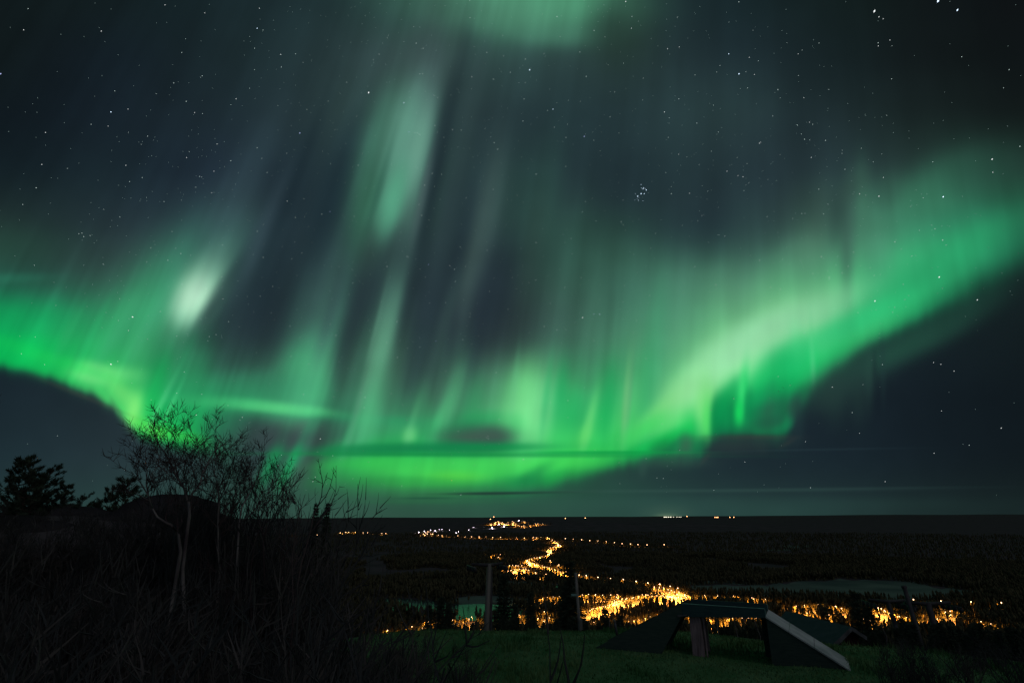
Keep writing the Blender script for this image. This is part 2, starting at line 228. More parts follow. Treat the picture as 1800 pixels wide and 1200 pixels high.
# ------------------------------------------------------------------ materials
def mat(name, col, rough=.9, noise=None, spec=.2, bump=0, metal=0):
    m = bpy.data.materials.new(name); m.use_nodes = True; nt = m.node_tree; b = nt.nodes['Principled BSDF']
    b.inputs['Base Color'].default_value = (*col, 1); b.inputs['Roughness'].default_value = rough
    b.inputs['Specular IOR Level'].default_value = spec; b.inputs['Metallic'].default_value = metal
    if noise:
        scale, col2, det = noise[:3]; st = noise[3] if len(noise) > 3 else (1, 1, 1)
        g = nt.nodes.new('ShaderNodeNewGeometry'); mp = nt.nodes.new('ShaderNodeMapping'); mp.inputs['Scale'].default_value = st
        if len(noise) > 4:
            tc = nt.nodes.new('ShaderNodeTexCoord'); nt.links.new(tc.outputs['Object'], mp.inputs[0])
        else: nt.links.new(g.outputs['Position'], mp.inputs[0])
        n = nt.nodes.new('ShaderNodeTexNoise'); n.inputs['Scale'].default_value = scale; n.inputs['Detail'].default_value = det
        nt.links.new(mp.outputs[0], n.inputs['Vector'])
        r = nt.nodes.new('ShaderNodeValToRGB'); r.color_ramp.elements[0].position = .36; r.color_ramp.elements[1].position = .64
        r.color_ramp.elements[0].color = (*col, 1); r.color_ramp.elements[1].color = (*col2, 1)
        nt.links.new(n.outputs['Fac'], r.inputs[0]); nt.links.new(r.outputs[0], b.inputs['Base Color'])
        if bump:
            bp = nt.nodes.new('ShaderNodeBump'); bp.inputs['Strength'].default_value = bump; bp.inputs['Distance'].default_value = .02
            nt.links.new(n.outputs['Fac'], bp.inputs['Height']); nt.links.new(bp.outputs[0], b.inputs['Normal'])
    return m
def emit(name, col, k):
    m = bpy.data.materials.new(name); m.use_nodes = True; nt = m.node_tree; nt.nodes.remove(nt.nodes['Principled BSDF'])
    e = nt.nodes.new('ShaderNodeEmission'); e.inputs[0].default_value = (*col, 1); e.inputs[1].default_value = k
    nt.links.new(e.outputs[0], nt.nodes['Material Output'].inputs[0])
    try: m.cycles.emission_sampling = 'NONE'
    except Exception: pass
    return m
M = dict(
 ground=mat('heath and forest floor', (.075, .07, .07), 1, (.012, (.05, .055, .05), 6), 0),
 meadow=mat('cropped turf', (.040, .125, .045), 1, (1.1, (.085, .19, .08), 8), 0, .6),
 grass=mat('grass blades', (.045, .13, .042), 1, (.55, (.11, .20, .075), 5), 0),
 bark=mat('birch bark', (.19, .18, .165), .9, (7, (.06, .05, .05), 3, (1, 1, .25)), .1),
 twig=mat('bare twigs', (.045, .032, .032), .9, (1.1, (.09, .07, .065), 3), .1),
 twig2=mat('willow twigs', (.030, .032, .030), .9, (1.1, (.08, .075, .068), 3), .1),
 scrub=mat('scrub twigs', (.030, .036, .036), 1, (.9, (.055, .058, .055), 3), 0),
 trunk=mat('conifer bark', (.07, .045, .035), .95, (9, (.03, .022, .02), 3), 0),
 needle=mat('conifer needles', (.028, .045, .028), .95, (1.5, (.05, .07, .045), 3), .05),
 rock=mat('lichened rock', (.035, .034, .036), 1, (1.4, (.022, .023, .022), 8), 0, .8),
 ply=mat('weathered plywood', (.24, .29, .27), .9, (2.0, (.44, .48, .45), 8, (1, 1, 1), 1), .1, .3),
 green=mat('green stained boards', (.020, .055, .055), .85, (6, (.030, .075, .07), 4, (1, 1, 6), 1), .15),
 board=mat('dark green plank cladding', (.030, .055, .045), .9, (5, (.045, .07, .055), 4, (1, 1, 7), 1), .05),
 edge=mat('pale board edge', (.16, .30, .26), .7, (5, (.09, .20, .17), 4), .2),  # paler green for the beam edge strips and the insulator
 redwood=mat('red brown timber', (.26, .20, .20), .95, (5, (.13, .10, .10), 6, (5, 5, .7), 1), 0, .5),
 roof=mat('green felt roof', (.035, .075, .065), .95, (5, (.05, .09, .08), 6), 0),
 wallm=mat('dark red cabin boards', (.05, .02, .02), .95, (6, (.03, .015, .016), 4, (6, 6, .5), 1), 0),
 trim=mat('pale gable trim', (.10, .11, .11), .9, (5, (.05, .055, .055), 4), 0),
 steel=mat('galvanised steel', (.13, .13, .10), .6, (3, (.13, .13, .11), 4), .3, 0, .2),
 dsteel=mat('dull dark steel', (.05, .05, .05), .7, (3, (.03, .03, .03), 4), .2),
 timber=mat('grey pole timber', (.20, .20, .17), .9, (5, (.11, .11, .09), 5, (4, 4, .4), 1), .1),
 bog=mat('pale sedge bog', (.11, .165, .125), 1, (.012, (.06, .10, .08), 7), 0),
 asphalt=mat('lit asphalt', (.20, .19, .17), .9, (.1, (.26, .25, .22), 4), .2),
 house=mat('house walls', (.40, .36, .30), .9, (.2, (.30, .27, .22), 3), .1),
 hroof=mat('house roofs', (.10, .10, .10), .9, (.2, (.07, .07, .07), 3), .1),
 vtree=mat('valley trees', (.085, .078, .04), 1, (.06, (.04, .045, .025), 5), 0),
)
WARM = emit('sodium lamp', (1, .56, .27), 9); WHITE = emit('white lamp', (1, .82, 1), 26); RED = emit('red mast lamp', (1, .42, .16), 9)
water = bpy.data.materials.new('still lake water'); water.use_nodes = True
_b = water.node_tree.nodes['Principled BSDF']; _b.inputs['Base Color'].default_value = (.012, .02, .02, 1); _b.inputs['Roughness'].default_value = .26
rnd = random.Random(5)
# ------------------------------------------------------------------ sky dome and stars
def build_sky():
    R = 90000.
    az = np.concatenate([np.arange(-84, -56, 2.), np.arange(-56, 56.01, .125), np.arange(58, 84.1, 2.)])
    el = np.concatenate([[-6, -3, -1.5], np.arange(-.6, 16, .085), np.arange(16, 55, .15), np.arange(56, 69, 2.)])
    A, E = np.meshgrid(np.radians(az), np.radians(el))
    D = np.stack([np.sin(A)*np.cos(E), np.cos(A)*np.cos(E), np.sin(E)], -1)
    cp, sp = math.cos(PITCH), math.sin(PITCH)
    fwd = D@np.array([0, cp, sp]); up = D@np.array([0, -sp, cp]); rt = D[..., 0]
    c, s = math.cos(-ROLL), math.sin(-ROLL)
    rt, up = rt*c-up*s, rt*s+up*c
    f = np.maximum(fwd, .12)
    X = 900+F*rt/f; Y = 600-F*up/f
    col = sky_rgb(np.clip(X, -280, 2080), np.clip(Y, -280, 1250))
    k = (sm(84-np.abs(np.degrees(A)), 0, 22)*sm(68-np.degrees(E), 0, 12))[..., None]      # fades into the world's sky at its rim
    col = col*k+np.array([.11, .16, .19])*(1-k)
    lin = np.where(col <= .04045, col/12.92, ((col+.055)/1.055)**2.4)
    n, w = A.shape; I = np.arange(n*w).reshape(n, w)
    Q = np.stack([I[:-1, :-1], I[1:, :-1], I[1:, 1:], I[:-1, 1:]], -1).reshape(-1, 4)
    V = D*R+np.array([0, 0, EYE])
    m = bpy.data.materials.new('night sky'); m.use_nodes = True; nt = m.node_tree; nt.nodes.remove(nt.nodes['Principled BSDF'])
    a = nt.nodes.new('ShaderNodeAttribute'); a.attribute_name = 'airglow'
    e = nt.nodes.new('ShaderNodeEmission'); nt.links.new(a.outputs['Color'], e.inputs[0]); nt.links.new(e.outputs[0], nt.nodes['Material Output'].inputs[0])
    m.cycles.emission_sampling = 'NONE'
    me = mesh('sky', V.reshape(-1, 3), Q, [m], True)
    at = me.color_attributes.new('airglow', 'FLOAT_COLOR', 'POINT')
    at.data.foreach_set('color', np.concatenate([lin.reshape(-1, 3), np.ones((n*w, 1))], 1).astype(np.float32).ravel())
    return put('sky', me, kind='structure')
sky = build_sky()
BRIGHT = [(648,163,2.3,0),(527,234,1.7,2),(710,181,1.4,1),(719,232,1.3,2),(931,123,1.8,1),(1027,240,1.7,2),(972,192,1.2,1),(1299,130,1.6,1),(1537,20,2.6,0),(1649,2,2.6,1),
 (1683,18,1.9,1),(580,372,1.3,2),(753,465,1.3,2),(766,599,1.2,2),(195,197,1.4,1),(178,55,1.1,0),(1,130,1.6,2),(233,557,1.9,0),(195,640,1.9,0),(345,729,1.2,0),(426,733,1.2,0),
 (563,771,1.5,0),(920,807,1.5,0),(794,844,1.4,3),(1024,558,1.9,0),(1054,552,1.3,1),(1044,552,1,1),(1538,529,1.9,0),(1651,487,1.9,0),(1372,508,1.1,0),(1355,505,1,0),(1463,680,1.2,0),
 (1718,527,1.5,0),(1281,95,1.3,1),(1545,30,1.3,0),(1760,752,1.2,0),(1545,345,1.5,0),(1658,346,1.7,1),(1744,280,1.6,0),(1335,252,1.2,0),(1168,197,1.3,0),(1110,50,1.1,0),
 (1100,3,1.5,0),(550,846,1.1,0),(554,838,.9,0),(207,635,.9,0),(452,50,1.2,1),(456,15,1,0),(290,9,1,0),(360,23,.9,0),(225,192,1,0),(190,222,.9,0),(415,174,1.1,0),(342,198,1,0),
 (372,339,1,0),(328,277,1,0),(376,301,1,0),(80,233,1,0),(1317,101,1,0),(1403,95,.9,0),(1194,83,1,0),(1413,172,1,0),(1544,81,1,0),(1423,215,1,0),(1278,301,1.1,0),(1426,277,1.1,0),
 (1337,250,1,0),(1306,311,1.2,0),(1511,341,1.1,0),(1500,443,1,0),(1573,425,1,0),(1657,422,1,0),(1553,312,1,0),(1130,345,0,0),(858,766,.8,0),(855,769,.9,0),(852,782,.7,0),(1290,700,.9,0),
 (1416,776,1,0),(1511,761,.9,0),(1556,846,1.1,0),(1654,640,1.1,0),(1641,637,1,0),(1677,652,1.1,0),(1642,796,1,0),(1655,722,.9,0),(1700,744,.9,0),(1375,732,.9,0),(1058,811,.9,0),(1300,602,.9,0),
 (1061,836,.8,0),(1167,632,.8,0),(1244,649,.8,0),(1190,544,1,0),(1087,518,.8,0),(1028,503,1,0),(1323,489,.9,0),(1490,410,1,0)]
PLE = [(1121,345,1.8),(1127,340.5,1.8),(1132.5,340.5,1.3),(1136,334,1.5),(1130.5,332,1.3),(1131.5,330,1),(1127.5,330.5,.8),(1134,331.5,.8),(1117,341,.8),(1127,324.5,.9),(1122.5,352,.9),(1130,353,.8),(1120,350,.7),(1116,351,.7),(1123,348,.6)]
def star_geo(px, py, s, R=84000.):
    """a short bright rod: stars trail a little, most of all towards the edges of a wide view"""
    d = Vector(ray(px, py)).normalized()
    rx = (px-900)/900.; ry = (py-600)/600.; e = min(1.3, math.hypot(rx, ry))
    u = Vector((0, 0, 1)); r = d.cross(u).normalized(); v = r.cross(d)
    t = .75 if px > 900 else .35
    if px < 500 and py > 350: t = 1.9
    a = (r*math.sin(t)+v*math.cos(t)); b = a.cross(d)
    h = R/F*s*.62; L = h*(1+.4*e); p = d*R+Vector((0, 0, EYE))
    return [p+a*L, p-a*L, p+b*h*.8, p-b*h*.8, p+d*h, p-d*h], [(0,2,4),(0,4,3),(1,4,2),(1,3,4),(0,5,2),(0,3,5),(1,2,5),(1,5,3)]
SM = [emit('white star', (.95, 1, 1), 1.25), emit('blue white star', (.62, .80, 1), 2.2), emit('blue star', (.5, .58, 1), 1.0), emit('orange star', (1, .72, .2), .9), emit('faint star', (.8, 1, .95), 1.1), emit('very faint star', (.6, .85, .8), .85)]

n_named = 0
for x, y, s, c in BRIGHT:
    if s <= 0 or n_named >= 85: continue
    V, Fs = star_geo(x, y, s*(.76 if s > 1.5 else .68)); put('star', mesh('star', V, Fs, [SM[c]]), parent=sky); n_named += 1
for x, y, s in PLE:
    V, Fs = star_geo(x, y, s*.74); put('star', mesh('star', V, Fs, [SM[1]]), parent=sky, label='pale blue star of the small tight cluster')
V = []; Fs = []; mi = []
for i in range(3000):
    x = rnd.uniform(-60, 1860); y = rnd.uniform(-60, 870)
    if y > 600 and rnd.random() < (.8 if x > 1200 else .5): continue
    if math.hypot((x-900)/900., (y-450)/600.) > .85 and rnd.random() < .72: continue
    q = rnd.random(); s = .36+.42*q**6; c = 4 if q > .75 else 5
    if q > .985: c = 0; s = .68
    v, f = star_geo(x, y, s); b = len(V); V += v; Fs += [tuple(k+b for k in t) for t in f]; mi += [c]*8
put('stars', mesh('stars', V, Fs, SM, midx=mi), parent=sky, kind='stuff')
# ------------------------------------------------------------------ the ground: fell top, slope, valley, far plateau
def azd(px): d = ray(px, 905); return math.degrees(math.atan2(d[0], d[1]))
_rt = math.radians(azd(905)); TX, TY = 6400*math.sin(_rt), 6400*math.cos(_rt)
_rt = math.radians(azd(1110)); SX, SY = 5600*math.sin(_rt), 5600*math.cos(_rt)
def H(x, y):
    x = np.asarray(x, float); y = np.asarray(y, float); r = np.hypot(x, y); a = np.degrees(np.arctan2(x, y))
    far = 75*np.exp(-(((x-TX)/1100)**2+((y-TY)/800)**2))+52*np.exp(-(((x-SX)/1500)**2+((y-SY)/700)**2))
    far = far+sm(r, 9000, 26000)*(88+40*(n1(a/7.+3, 21)-.5)+20*(n2(a/2.3, r/9000., 22)-.5))+sm(r, 30000, 52000)*(8+34*(n1(a/3.1, 23)-.3))
    far = far+30*sm(r, 12000, 30000)*np.exp(-((a-azd(655))/2.6)**2)
    # fell top, 3 m under the eye on the right, rising to eye level on the left
    A = 1-sm(a, azd(330)-3, azd(600)-3); A = np.where(np.abs(a) > 100, .3, A)
    top = -3+A*3.02*sm(r, 5.5, 12.5)*(1-.5*sm(r, 15, 20))+(1-A)*(.5*sm(a, -14, -28))*sm(r, 4, 9)
    top = top+.10*(n2(x/2.1, y/2.1, 31)-.5)+.05*(n2(x/.7, y/.7, 32)-.5)
    rb = 16.2+.8*(n1(a/9., 33)-.5)
    fall = np.where(r > rb, .31*(r-rb)*sm(r, rb-.5, rb+6)+.02*(r-rb), 0)+.6*sm(r, rb-3, rb+1)*0
    hill = EYE+top-fall+(2.0*(n2(x/18., y/18., 34)-.5))*sm(r, 25, 60)
    k = sm(hill, -4, 10); hill = np.maximum(hill, 0)*k
    return np.where(r < 460, np.maximum(hill, 0), 0)+far*sm(r, 3000, 4500)
def hit(px, py, lo=12., hi=60000., up=0.):
    """where a line of sight first meets the ground"""
    d = ray(px, py); h = math.hypot(d[0], d[1]); t = np.exp(np.linspace(math.log(lo), math.log(hi), 4000))
    z = EYE+d[2]/h*t; g = H(d[0]/h*t, d[1]/h*t)+up; w = np.nonzero(z <= g)[0]
    i = w[0] if len(w) else len(t)-1
    return np.array([d[0]/h*t[i], d[1]/h*t[i], g[i]])
az = np.concatenate([np.arange(-180, -58, 3.), np.arange(-58, 58.01, .3), np.arange(61, 180.1, 3.)])
rr = np.concatenate([np.linspace(.3, 24, 110), np.exp(np.linspace(math.log(24.6), math.log(88000), 210))])
Aa, Rr = np.meshgrid(np.radians(az), rr); gx, gy = np.sin(Aa)*Rr, np.cos(Aa)*Rr
gz = H(gx, gy); n, w = gx.shape; I = np.arange(n*w).reshape(n, w)
Q = np.stack([I[:-1, :-1], I[:-1, 1:], I[1:, 1:], I[1:, :-1]], -1)
near = (rr[:-1] < 17.6)
mi = np.repeat(near.astype(int)[:, None], w-1, 1); mi[np.degrees(Aa[:-1, :-1]) < -17+2*np.sin(Rr[:-1, :-1]*2.1)+1.5*np.sin(Rr[:-1, :-1]*5.3)] = 0
put('ground', mesh('ground', np.stack([gx, gy, gz], -1), Q.reshape(-1, 4), [M['ground'], M['meadow']], True, mi.ravel()), kind='structure')
# turf blades
R_ = np.random.RandomState(3)
N = 52000; a = np.radians(R_.uniform(-14, 47, N)); r = np.sqrt(R_.uniform(4.2**2, 17.5**2, N))
x = np.sin(a)*r; y = np.cos(a)*r; z = H(x, y); h = R_.uniform(.02, .06, N)*(1+1.6*(n2(x*1.3, y*1.3, 41) > .68)); t = R_.uniform(0, math.pi, N); l = R_.normal(0, .02, (N, 2))
wv = .004+.0006*r
V = np.stack([np.stack([x-np.cos(t)*wv, y-np.sin(t)*wv, z-.004], -1), np.stack([x+np.cos(t)*wv, y+np.sin(t)*wv, z-.004], -1), np.stack([x+l[:, 0], y+l[:, 1], z+h], -1)], 1)
put('grass', mesh('grass', V.reshape(-1, 3), np.arange(3*N).reshape(N, 3), [M['grass']]), kind='stuff', label='short dark green grass on the brow of the fell', cat='grass')
# lake, bogs and fields in the valley (outlines by bearing, flat on the valley floor)
def sheet(name, pts, z, m, label=None):
    P = []
    for px, py in pts:
        d = ray(px, py); t = (z-EYE)/d[2]; P.append((d[0]*t, d[1]*t, z))
    n = len(P); Q = []
    for i in range(n):
        p0, p1, p2, p3 = (np.array(P[(i+k) % n]) for k in (-1, 0, 1, 2))
        for t in (0, .25, .5, .75):
            jj = 1+(.03*rnd.uniform(-1, 1) if m is M['bog'] else 0)
            q = .5*((2*p1)+(-p0+p2)*t+(2*p0-5*p1+4*p2-p3)*t*t+(-p0+3*p1-3*p2+p3)*t**3); q = q*jj; q[2] = z; Q.append(q)
    return put(name, mesh(name, Q, [tuple(range(len(Q)))], [m]), kind='structure')
LAKE = [(630,1058),(660,1052),(700,1051),(740,1054),(775,1058),(800,1062),(850,1061),(900,1066),(933,1082),(880,1091),(800,1088),(730,1080),(660,1068)]
sheet('lake', LAKE, .35, water)
sheet('lake', [(930,1029),(960,1027),(985,1028),(990,1031),(950,1033)], .35, water)
sheet('bog', [(790,1060),(800,1049),(860,1046),(930,1053),(935,1066),(880,1063)], .2, M['bog'])
sheet('bog', [(815,1020),(900,1022),(990,1027),(985,1035),(900,1032),(830,1027)], .2, M['bog'])
FIELD = [(1190,1033),(1250,1027),(1330,1029),(1400,1022),(1500,1018),(1570,1020),(1640,1030),(1700,1038),(1760,1046),(1700,1052),(1600,1057),(1500,1054),(1420,1053),(1370,1051),(1300,1046),(1240,1044)]
sheet('field', FIELD, .2, M['bog'])
sheet('field', [(1015,1008),(1085,1006),(1094,1012),(1080,1017),(1020,1014)], .2, M['bog'])
sheet('field', [(1180,1022),(1260,1019),(1340,1020),(1300,1024),(1220,1026)], .2, M['bog'])
sheet('field', [(1240,1011),(1300,1009),(1360,1013),(1290,1015)], .2, M['bog'])
sheet('field', [(1340,1001),(1400,999),(1470,1001),(1400,1003)], .2, M['bog'])
sheet('field', [(1365,960),(1410,958),(1440,960),(1400,962)], .2, M['bog'])
sheet('field', [(1340,967),(1380,965.5),(1400,967),(1370,968)], .2, M['bog'])
sheet('field', [(1640,1006),(1700,1007),(1730,1013),(1670,1011)], .2, M['bog'])
sheet('field', [(1300,1008),(1350,1007),(1400,1009),(1340,1010)], .2, M['bog'])
# ------------------------------------------------------------------ street lamps, roads, far houses, valley forest
ORD = 'first second third fourth fifth sixth seventh eighth ninth tenth eleventh twelfth thirteenth fourteenth'.split()
def lamp_mesh(gr, hgt, m, pole=.09):
    V = []; Fs = []; mi = []
    def cyl(x0, z0, x1, z1, r, k=5):
        b = len(V)
        for (x, z) in ((x0, z0), (x1, z1)):
            for i in range(k):
                t = 2*math.pi*i/k; V.append((x+r*math.cos(t)*(1 if abs(z1-z0) > .5 else 0)+0, r*math.sin(t), z+(r*math.cos(t) if abs(z1-z0) <= .5 else 0)))
        for i in range(k): Fs.append((b+i, b+(i+1) % k, b+k+(i+1) % k, b+k+i)); mi.append(0)
    cyl(0, 0, 0, hgt-.3, pole); cyl(0, hgt-.3, 1.0, hgt+.1, pole*.7)
    b = len(V); rings = 5; seg = 8
    for i in range(rings+1):
        f = math.pi*i/rings
        for j in range(seg):
            t = 2*math.pi*j/seg; V.append((1.2+gr*math.sin(f)*math.cos(t), gr*math.sin(f)*math.sin(t), hgt+gr*math.cos(f)))
    for i in range(rings):
        for j in range(seg): Fs.append((b+i*seg+j, b+(i+1)*seg+j, b+(i+1)*seg+(j+1) % seg, b+i*seg+(j+1) % seg)); mi.append(1)
    return mesh('street_lamp', V, Fs, [M['dsteel'], m], midx=mi)
_lm = {}; _ld = {}
LAMPS = []        # x, y, ground z, power factor
def lamp(px, py, label, group, pw=1., big=1., m=WARM, hgt=9., vis=True):
    # the lamp head lies on this line of sight, its foot on the ground
    p = hit(px, py, 150, 60000, hgt); k = r = math.hypot(p[0], p[1]); gx_, gy_ = p[0], p[1]
    z = float(H(gx_, gy_))
    gr = max(.28, k*.00042)*big; key = (round(math.log(gr)*5), m.name, hgt)
    if key not in _lm: _lm[key] = lamp_mesh(gr, hgt, m)
    o = put('street_lamp', _lm[key], (gx_, gy_, z), rnd.uniform(0, 6.28), label=label, cat='street lamp', group=group)
    pw = pw*(1+min(r, 7000)/1500.)*(1.6 if r > 2300 else 1)
    kp = (m.name, round(pw, 1))
    if kp not in _ld:
        l = bpy.data.lights.new('lamp light', 'SPOT'); l.spot_size = math.radians(176); l.spot_blend = .25; l.shadow_soft_size = .3
        l.energy = 28000*pw; l.color = (1, .35, .05) if m is WARM else (1, .8, .95); _ld[kp] = l
    L = bpy.data.objects.new('lamp_light', _ld[kp]); C.objects.link(L); L.parent = o; L.location = (1.2, 0, hgt-gr-.15)
    LAMPS.append((gx_, gy_, z, pw)); return o
def row(pts, what, group, **k):
    for i, (x, y) in enumerate(pts):
        lb = f"{ORD[i]} {what}" if len(pts) > 1 else what
        lamp(x, y, lb, group, **k)
def along(pts, n):
    P = np.array(pts, float); s = np.r_[0, np.cumsum(np.hypot(*(P[1:]-P[:-1]).T))]; t = np.linspace(0, s[-1], n)
    return list(zip(np.interp(t, s, P[:, 0]), np.interp(t, s, P[:, 1])))
row([(771,940),(777,941),(785,941),(805,941),(817,943),(829,943),(842,943),(854,943),(866,944),(880,944),(893,944),(907,944),(922,945)],
    'amber lamp from the left on the level far road west of the bend', 'street lamps on the level far road', pw=2.)
row([(994,946),(1008,947),(1022,948),(1037,949.5),(1051,950),(1066,951.5),(1080,953),(1094,955),(1108,955.5),(1122,956.5),(1138,957),(1167,956.5)],
    'lamp from the left in the dotted row running right from the bend', 'street lamps in the dotted row', pw=.5)
CURVE = [(937,944),(951,943.5),(965,945),(974,950),(982,955),(986,959),(974,961),(965,963),(966,968),(969,971),(962,976),(950,979),(938,980),(929,983),(925,986),(934,989),(946,992),(956,995),(966,998),(975,1001),(986,1005),(998,1011)]
for x, y in along(CURVE, 44): lamp(x+rnd.uniform(-1, 1), y+rnd.uniform(-.8, .8), 'amber lamp on the brightly lit winding road', 'street lamps along the winding road', pw=6, big=.8)
for x, y in [(927,984),(925,986),(930,987),(968,971),(963,969),(983,958),(980,957),(985,959)]:
    lamp(x+rnd.uniform(-1.5, 1.5), y, 'amber lamp at a dazzling bend of the winding road', 'lamps at the bends of the winding road', pw=9, big=1.3)
for i in range(34):
    q = rnd.random(); x = 860+q**1.2*98; y = rnd.uniform(916, 925)
    if x < 905: y = rnd.uniform(915.5, 922)
    lamp(x, y, 'small amber lamp in the far town on the hill', 'lamps of the far hill town', pw=7 if x < 905 else 3, big=.8 if x < 905 else .6)
row([(865,927),(877,921),(886,924),(912,914)], 'pinkish white lamp from the left in the far hill town', 'white lamps of the far hill town', pw=3, m=WHITE, big=1.0)
row([(736,935),(746,933),(757,931),(765,932)], 'violet white lamp from the left at the far bright junction', 'white lamps at the far junction', pw=3, m=WHITE, big=.9)
for x, y in [(744,938),(748,936),(751,938),(754,935),(758,937),(757,939),(747,940),(752,934),(761,938)]: lamp(x, y, 'amber lamp in the bright clump at the far left junction', 'lamps of the far junction', pw=6, big=1.1)
row([(772,930),(777,930),(790,931),(802,936),(806,934),(824,931),(832,926)], 'tiny pale lamp from the left scattered between the junction and the hill town', 'scattered tiny lamps', pw=.3, m=WHITE, big=.55)
row([(508,940),(516,940),(558,940),(568,940),(577,938)], 'amber lamp from the left end of the far left settlement', 'outlying lamps on the far left', pw=1., big=.8)
row([(598,936),(603,936),(608,935),(613,935),(618,935),(625,934.5)], 'lamp from the left in the tight far left cluster', 'lamps of the tight far left cluster', pw=5, big=1.)
row([(638,936),(646,936),(655,936),(671,937),(678,937)], 'amber lamp to the right of the tight far left cluster', 'spaced lamps of the far left settlement', pw=1., big=.8)
# houses quarter left of the winding road
for x, y in [(866,976),(868,975.5),(871,974.5),(873,981),(877,979),(880,974)]: lamp(x, y, 'amber lamp of the small lit yard beside the left lift tower', 'lamps of the small lit yard', pw=4, big=1.1)
for x, y in along([(884,995),(900,993),(918,993)], 7)+along([(893,1002),(915,999),(925,1000)], 6)+along([(902,1006),(925,1004),(950,1009)], 6)+[(890,983),(904,982),(930,1001),(940,1006),(958,1008)]:
    lamp(x+rnd.uniform(-1, 1), y+rnd.uniform(-1, 1), 'amber lamp in the housing quarter below the winding road', 'lamps of the housing quarter', pw=1.8)
row([(968,985),(981,994),(996,1004),(982,992),(993,994),(1000,996),(1003,998)], 'lamp from the left in the quarter right of the winding road', 'lamps right of the winding road', pw=1.2)
row([(1017,1010),(1031,1011),(1052,1014),(1073,1016),(1097,1018),(1119,1021),(1140,1024),(1159,1026),(1178,1030),(1190,1033)],
    'tall star-like lamp from the left on the middle road', 'lamps on the middle road', pw=1.3, big=1.5)
for x, y in [(1150,1031),(1158,1032),(1166,1033),(1174,1036),(1181,1037),(1186,1040),(1190,1043),(1194,1040),(1198,1045),(1203,1044),(1183,1046),(1192,1048),(1206,1048),(1176,1041)]:
    lamp(x, y, 'lamp in the brightest blaze left of the wooden ramp', 'lamps of the brightest blaze', pw=4.5, big=1.1)
for x, y in along([(1172,1047),(1150,1047),(1128,1045),(1118,1049),(1100,1052),(1085,1051)], 15)+along([(1085,1045),(1082,1058),(1070,1063),(1057,1066),(1046,1069),(1036,1072)], 14):
    lamp(x+rnd.uniform(-1.5, 1.5), y+rnd.uniform(-1, 1), 'lamp on the glowing road that doubles back below the blaze', 'lamps of the doubling road', pw=2.6)
row([(1024,1045),(1034,1044),(1047,1044),(1060,1046),(1072,1045)], 'lamp from the left behind the lit tree stems', 'lamps behind the lit stems', pw=1.6)
for x, y in along([(953,1051),(966,1049),(982,1048)], 4): lamp(x, y, 'lamp of the small lit clearing left of the tall spruce', 'lamps of the lit clearing', pw=1.8, big=.7)
row([(680,1107),(722,1101),(721,1110),(744,1103),(755,1092)], 'near amber lamp from the left below the lake', 'lamps below the lake', pw=1.3, big=1.1)
row([(795,1089),(815,1091),(824,1087),(831,1084)], 'lamp from the left at the foot of the left lift tower', 'lamps left of the lift tower', pw=1.1)
row([(905,1084),(914,1080),(945,1086),(958,1074),(965,1086),(958,1091)], 'lamp from the left between the lift tower and the tall spruce', 'lamps between tower and spruce', pw=1.1, big=1.1)
row([(1024,1080),(1042,1093)], 'lone reddish lamp from the left under the doubling road', 'lone lamps', pw=.2, big=.8)
for x, y in along([(1104,1092),(1125,1088),(1139,1085),(1165,1078)], 7): lamp(x, y, 'dim lamp behind the lit wood left of the ramp', 'lamps left of the ramp', pw=1.8, big=.6)
for x, y in along([(1224,1082),(1240,1087),(1262,1090),(1290,1086),(1330,1086)], 9): lamp(x, y, 'amber lamp seen under the wooden deck', 'lamps seen under the deck', pw=1.6, big=.7)
for x, y in [(1206,1046),(1240,1046),(1262,1047),(1291,1047),(1320,1050),(1326,1052),(1336,1053),(1345,1053)]: lamp(x, y, 'small lamp above the top edge of the ramp deck', 'lamps above the deck', pw=2.2, big=.8)
row([(1400,1065),(1414,1063),(1398,1079),(1417,1077),(1437,1062),(1442,1062),(1455,1080),(1453,1088),(1470,1065),(1481,1069)],
    'lamp from the left in the wood right of the ramp deck', 'lamps in the wood right of the deck', pw=2.8, big=1.)
for x, y in along([(1540,1066),(1550,1070),(1561,1077)], 6): lamp(x, y, 'lamp in the bright slanting row beside the lattice lift tower', 'lamps of the slanting row', pw=2.6, big=1.2)
row([(1520,1088),(1531,1091),(1539,1093),(1578,1083),(1583,1083),(1594,1085),(1611,1088)], 'lamp from the left low in front of the right hand lift towers', 'low lamps by the right towers', pw=2.2, big=1.)
row([(1604,1053),(1656,1056),(1705,1057),(1761,1059)], 'widely spaced high lamp from the left at the far right', 'widely spaced lamps at the right', pw=.4, big=1.3)
row([(1636,1079),(1661,1075),(1671,1074),(1673,1071),(1669,1080),(1649,1087),(1727,1092),(1741,1096)], 'lamp from the left in the scattered group right of the lift towers', 'scattered lamps at the right', pw=1.6, big=1.)
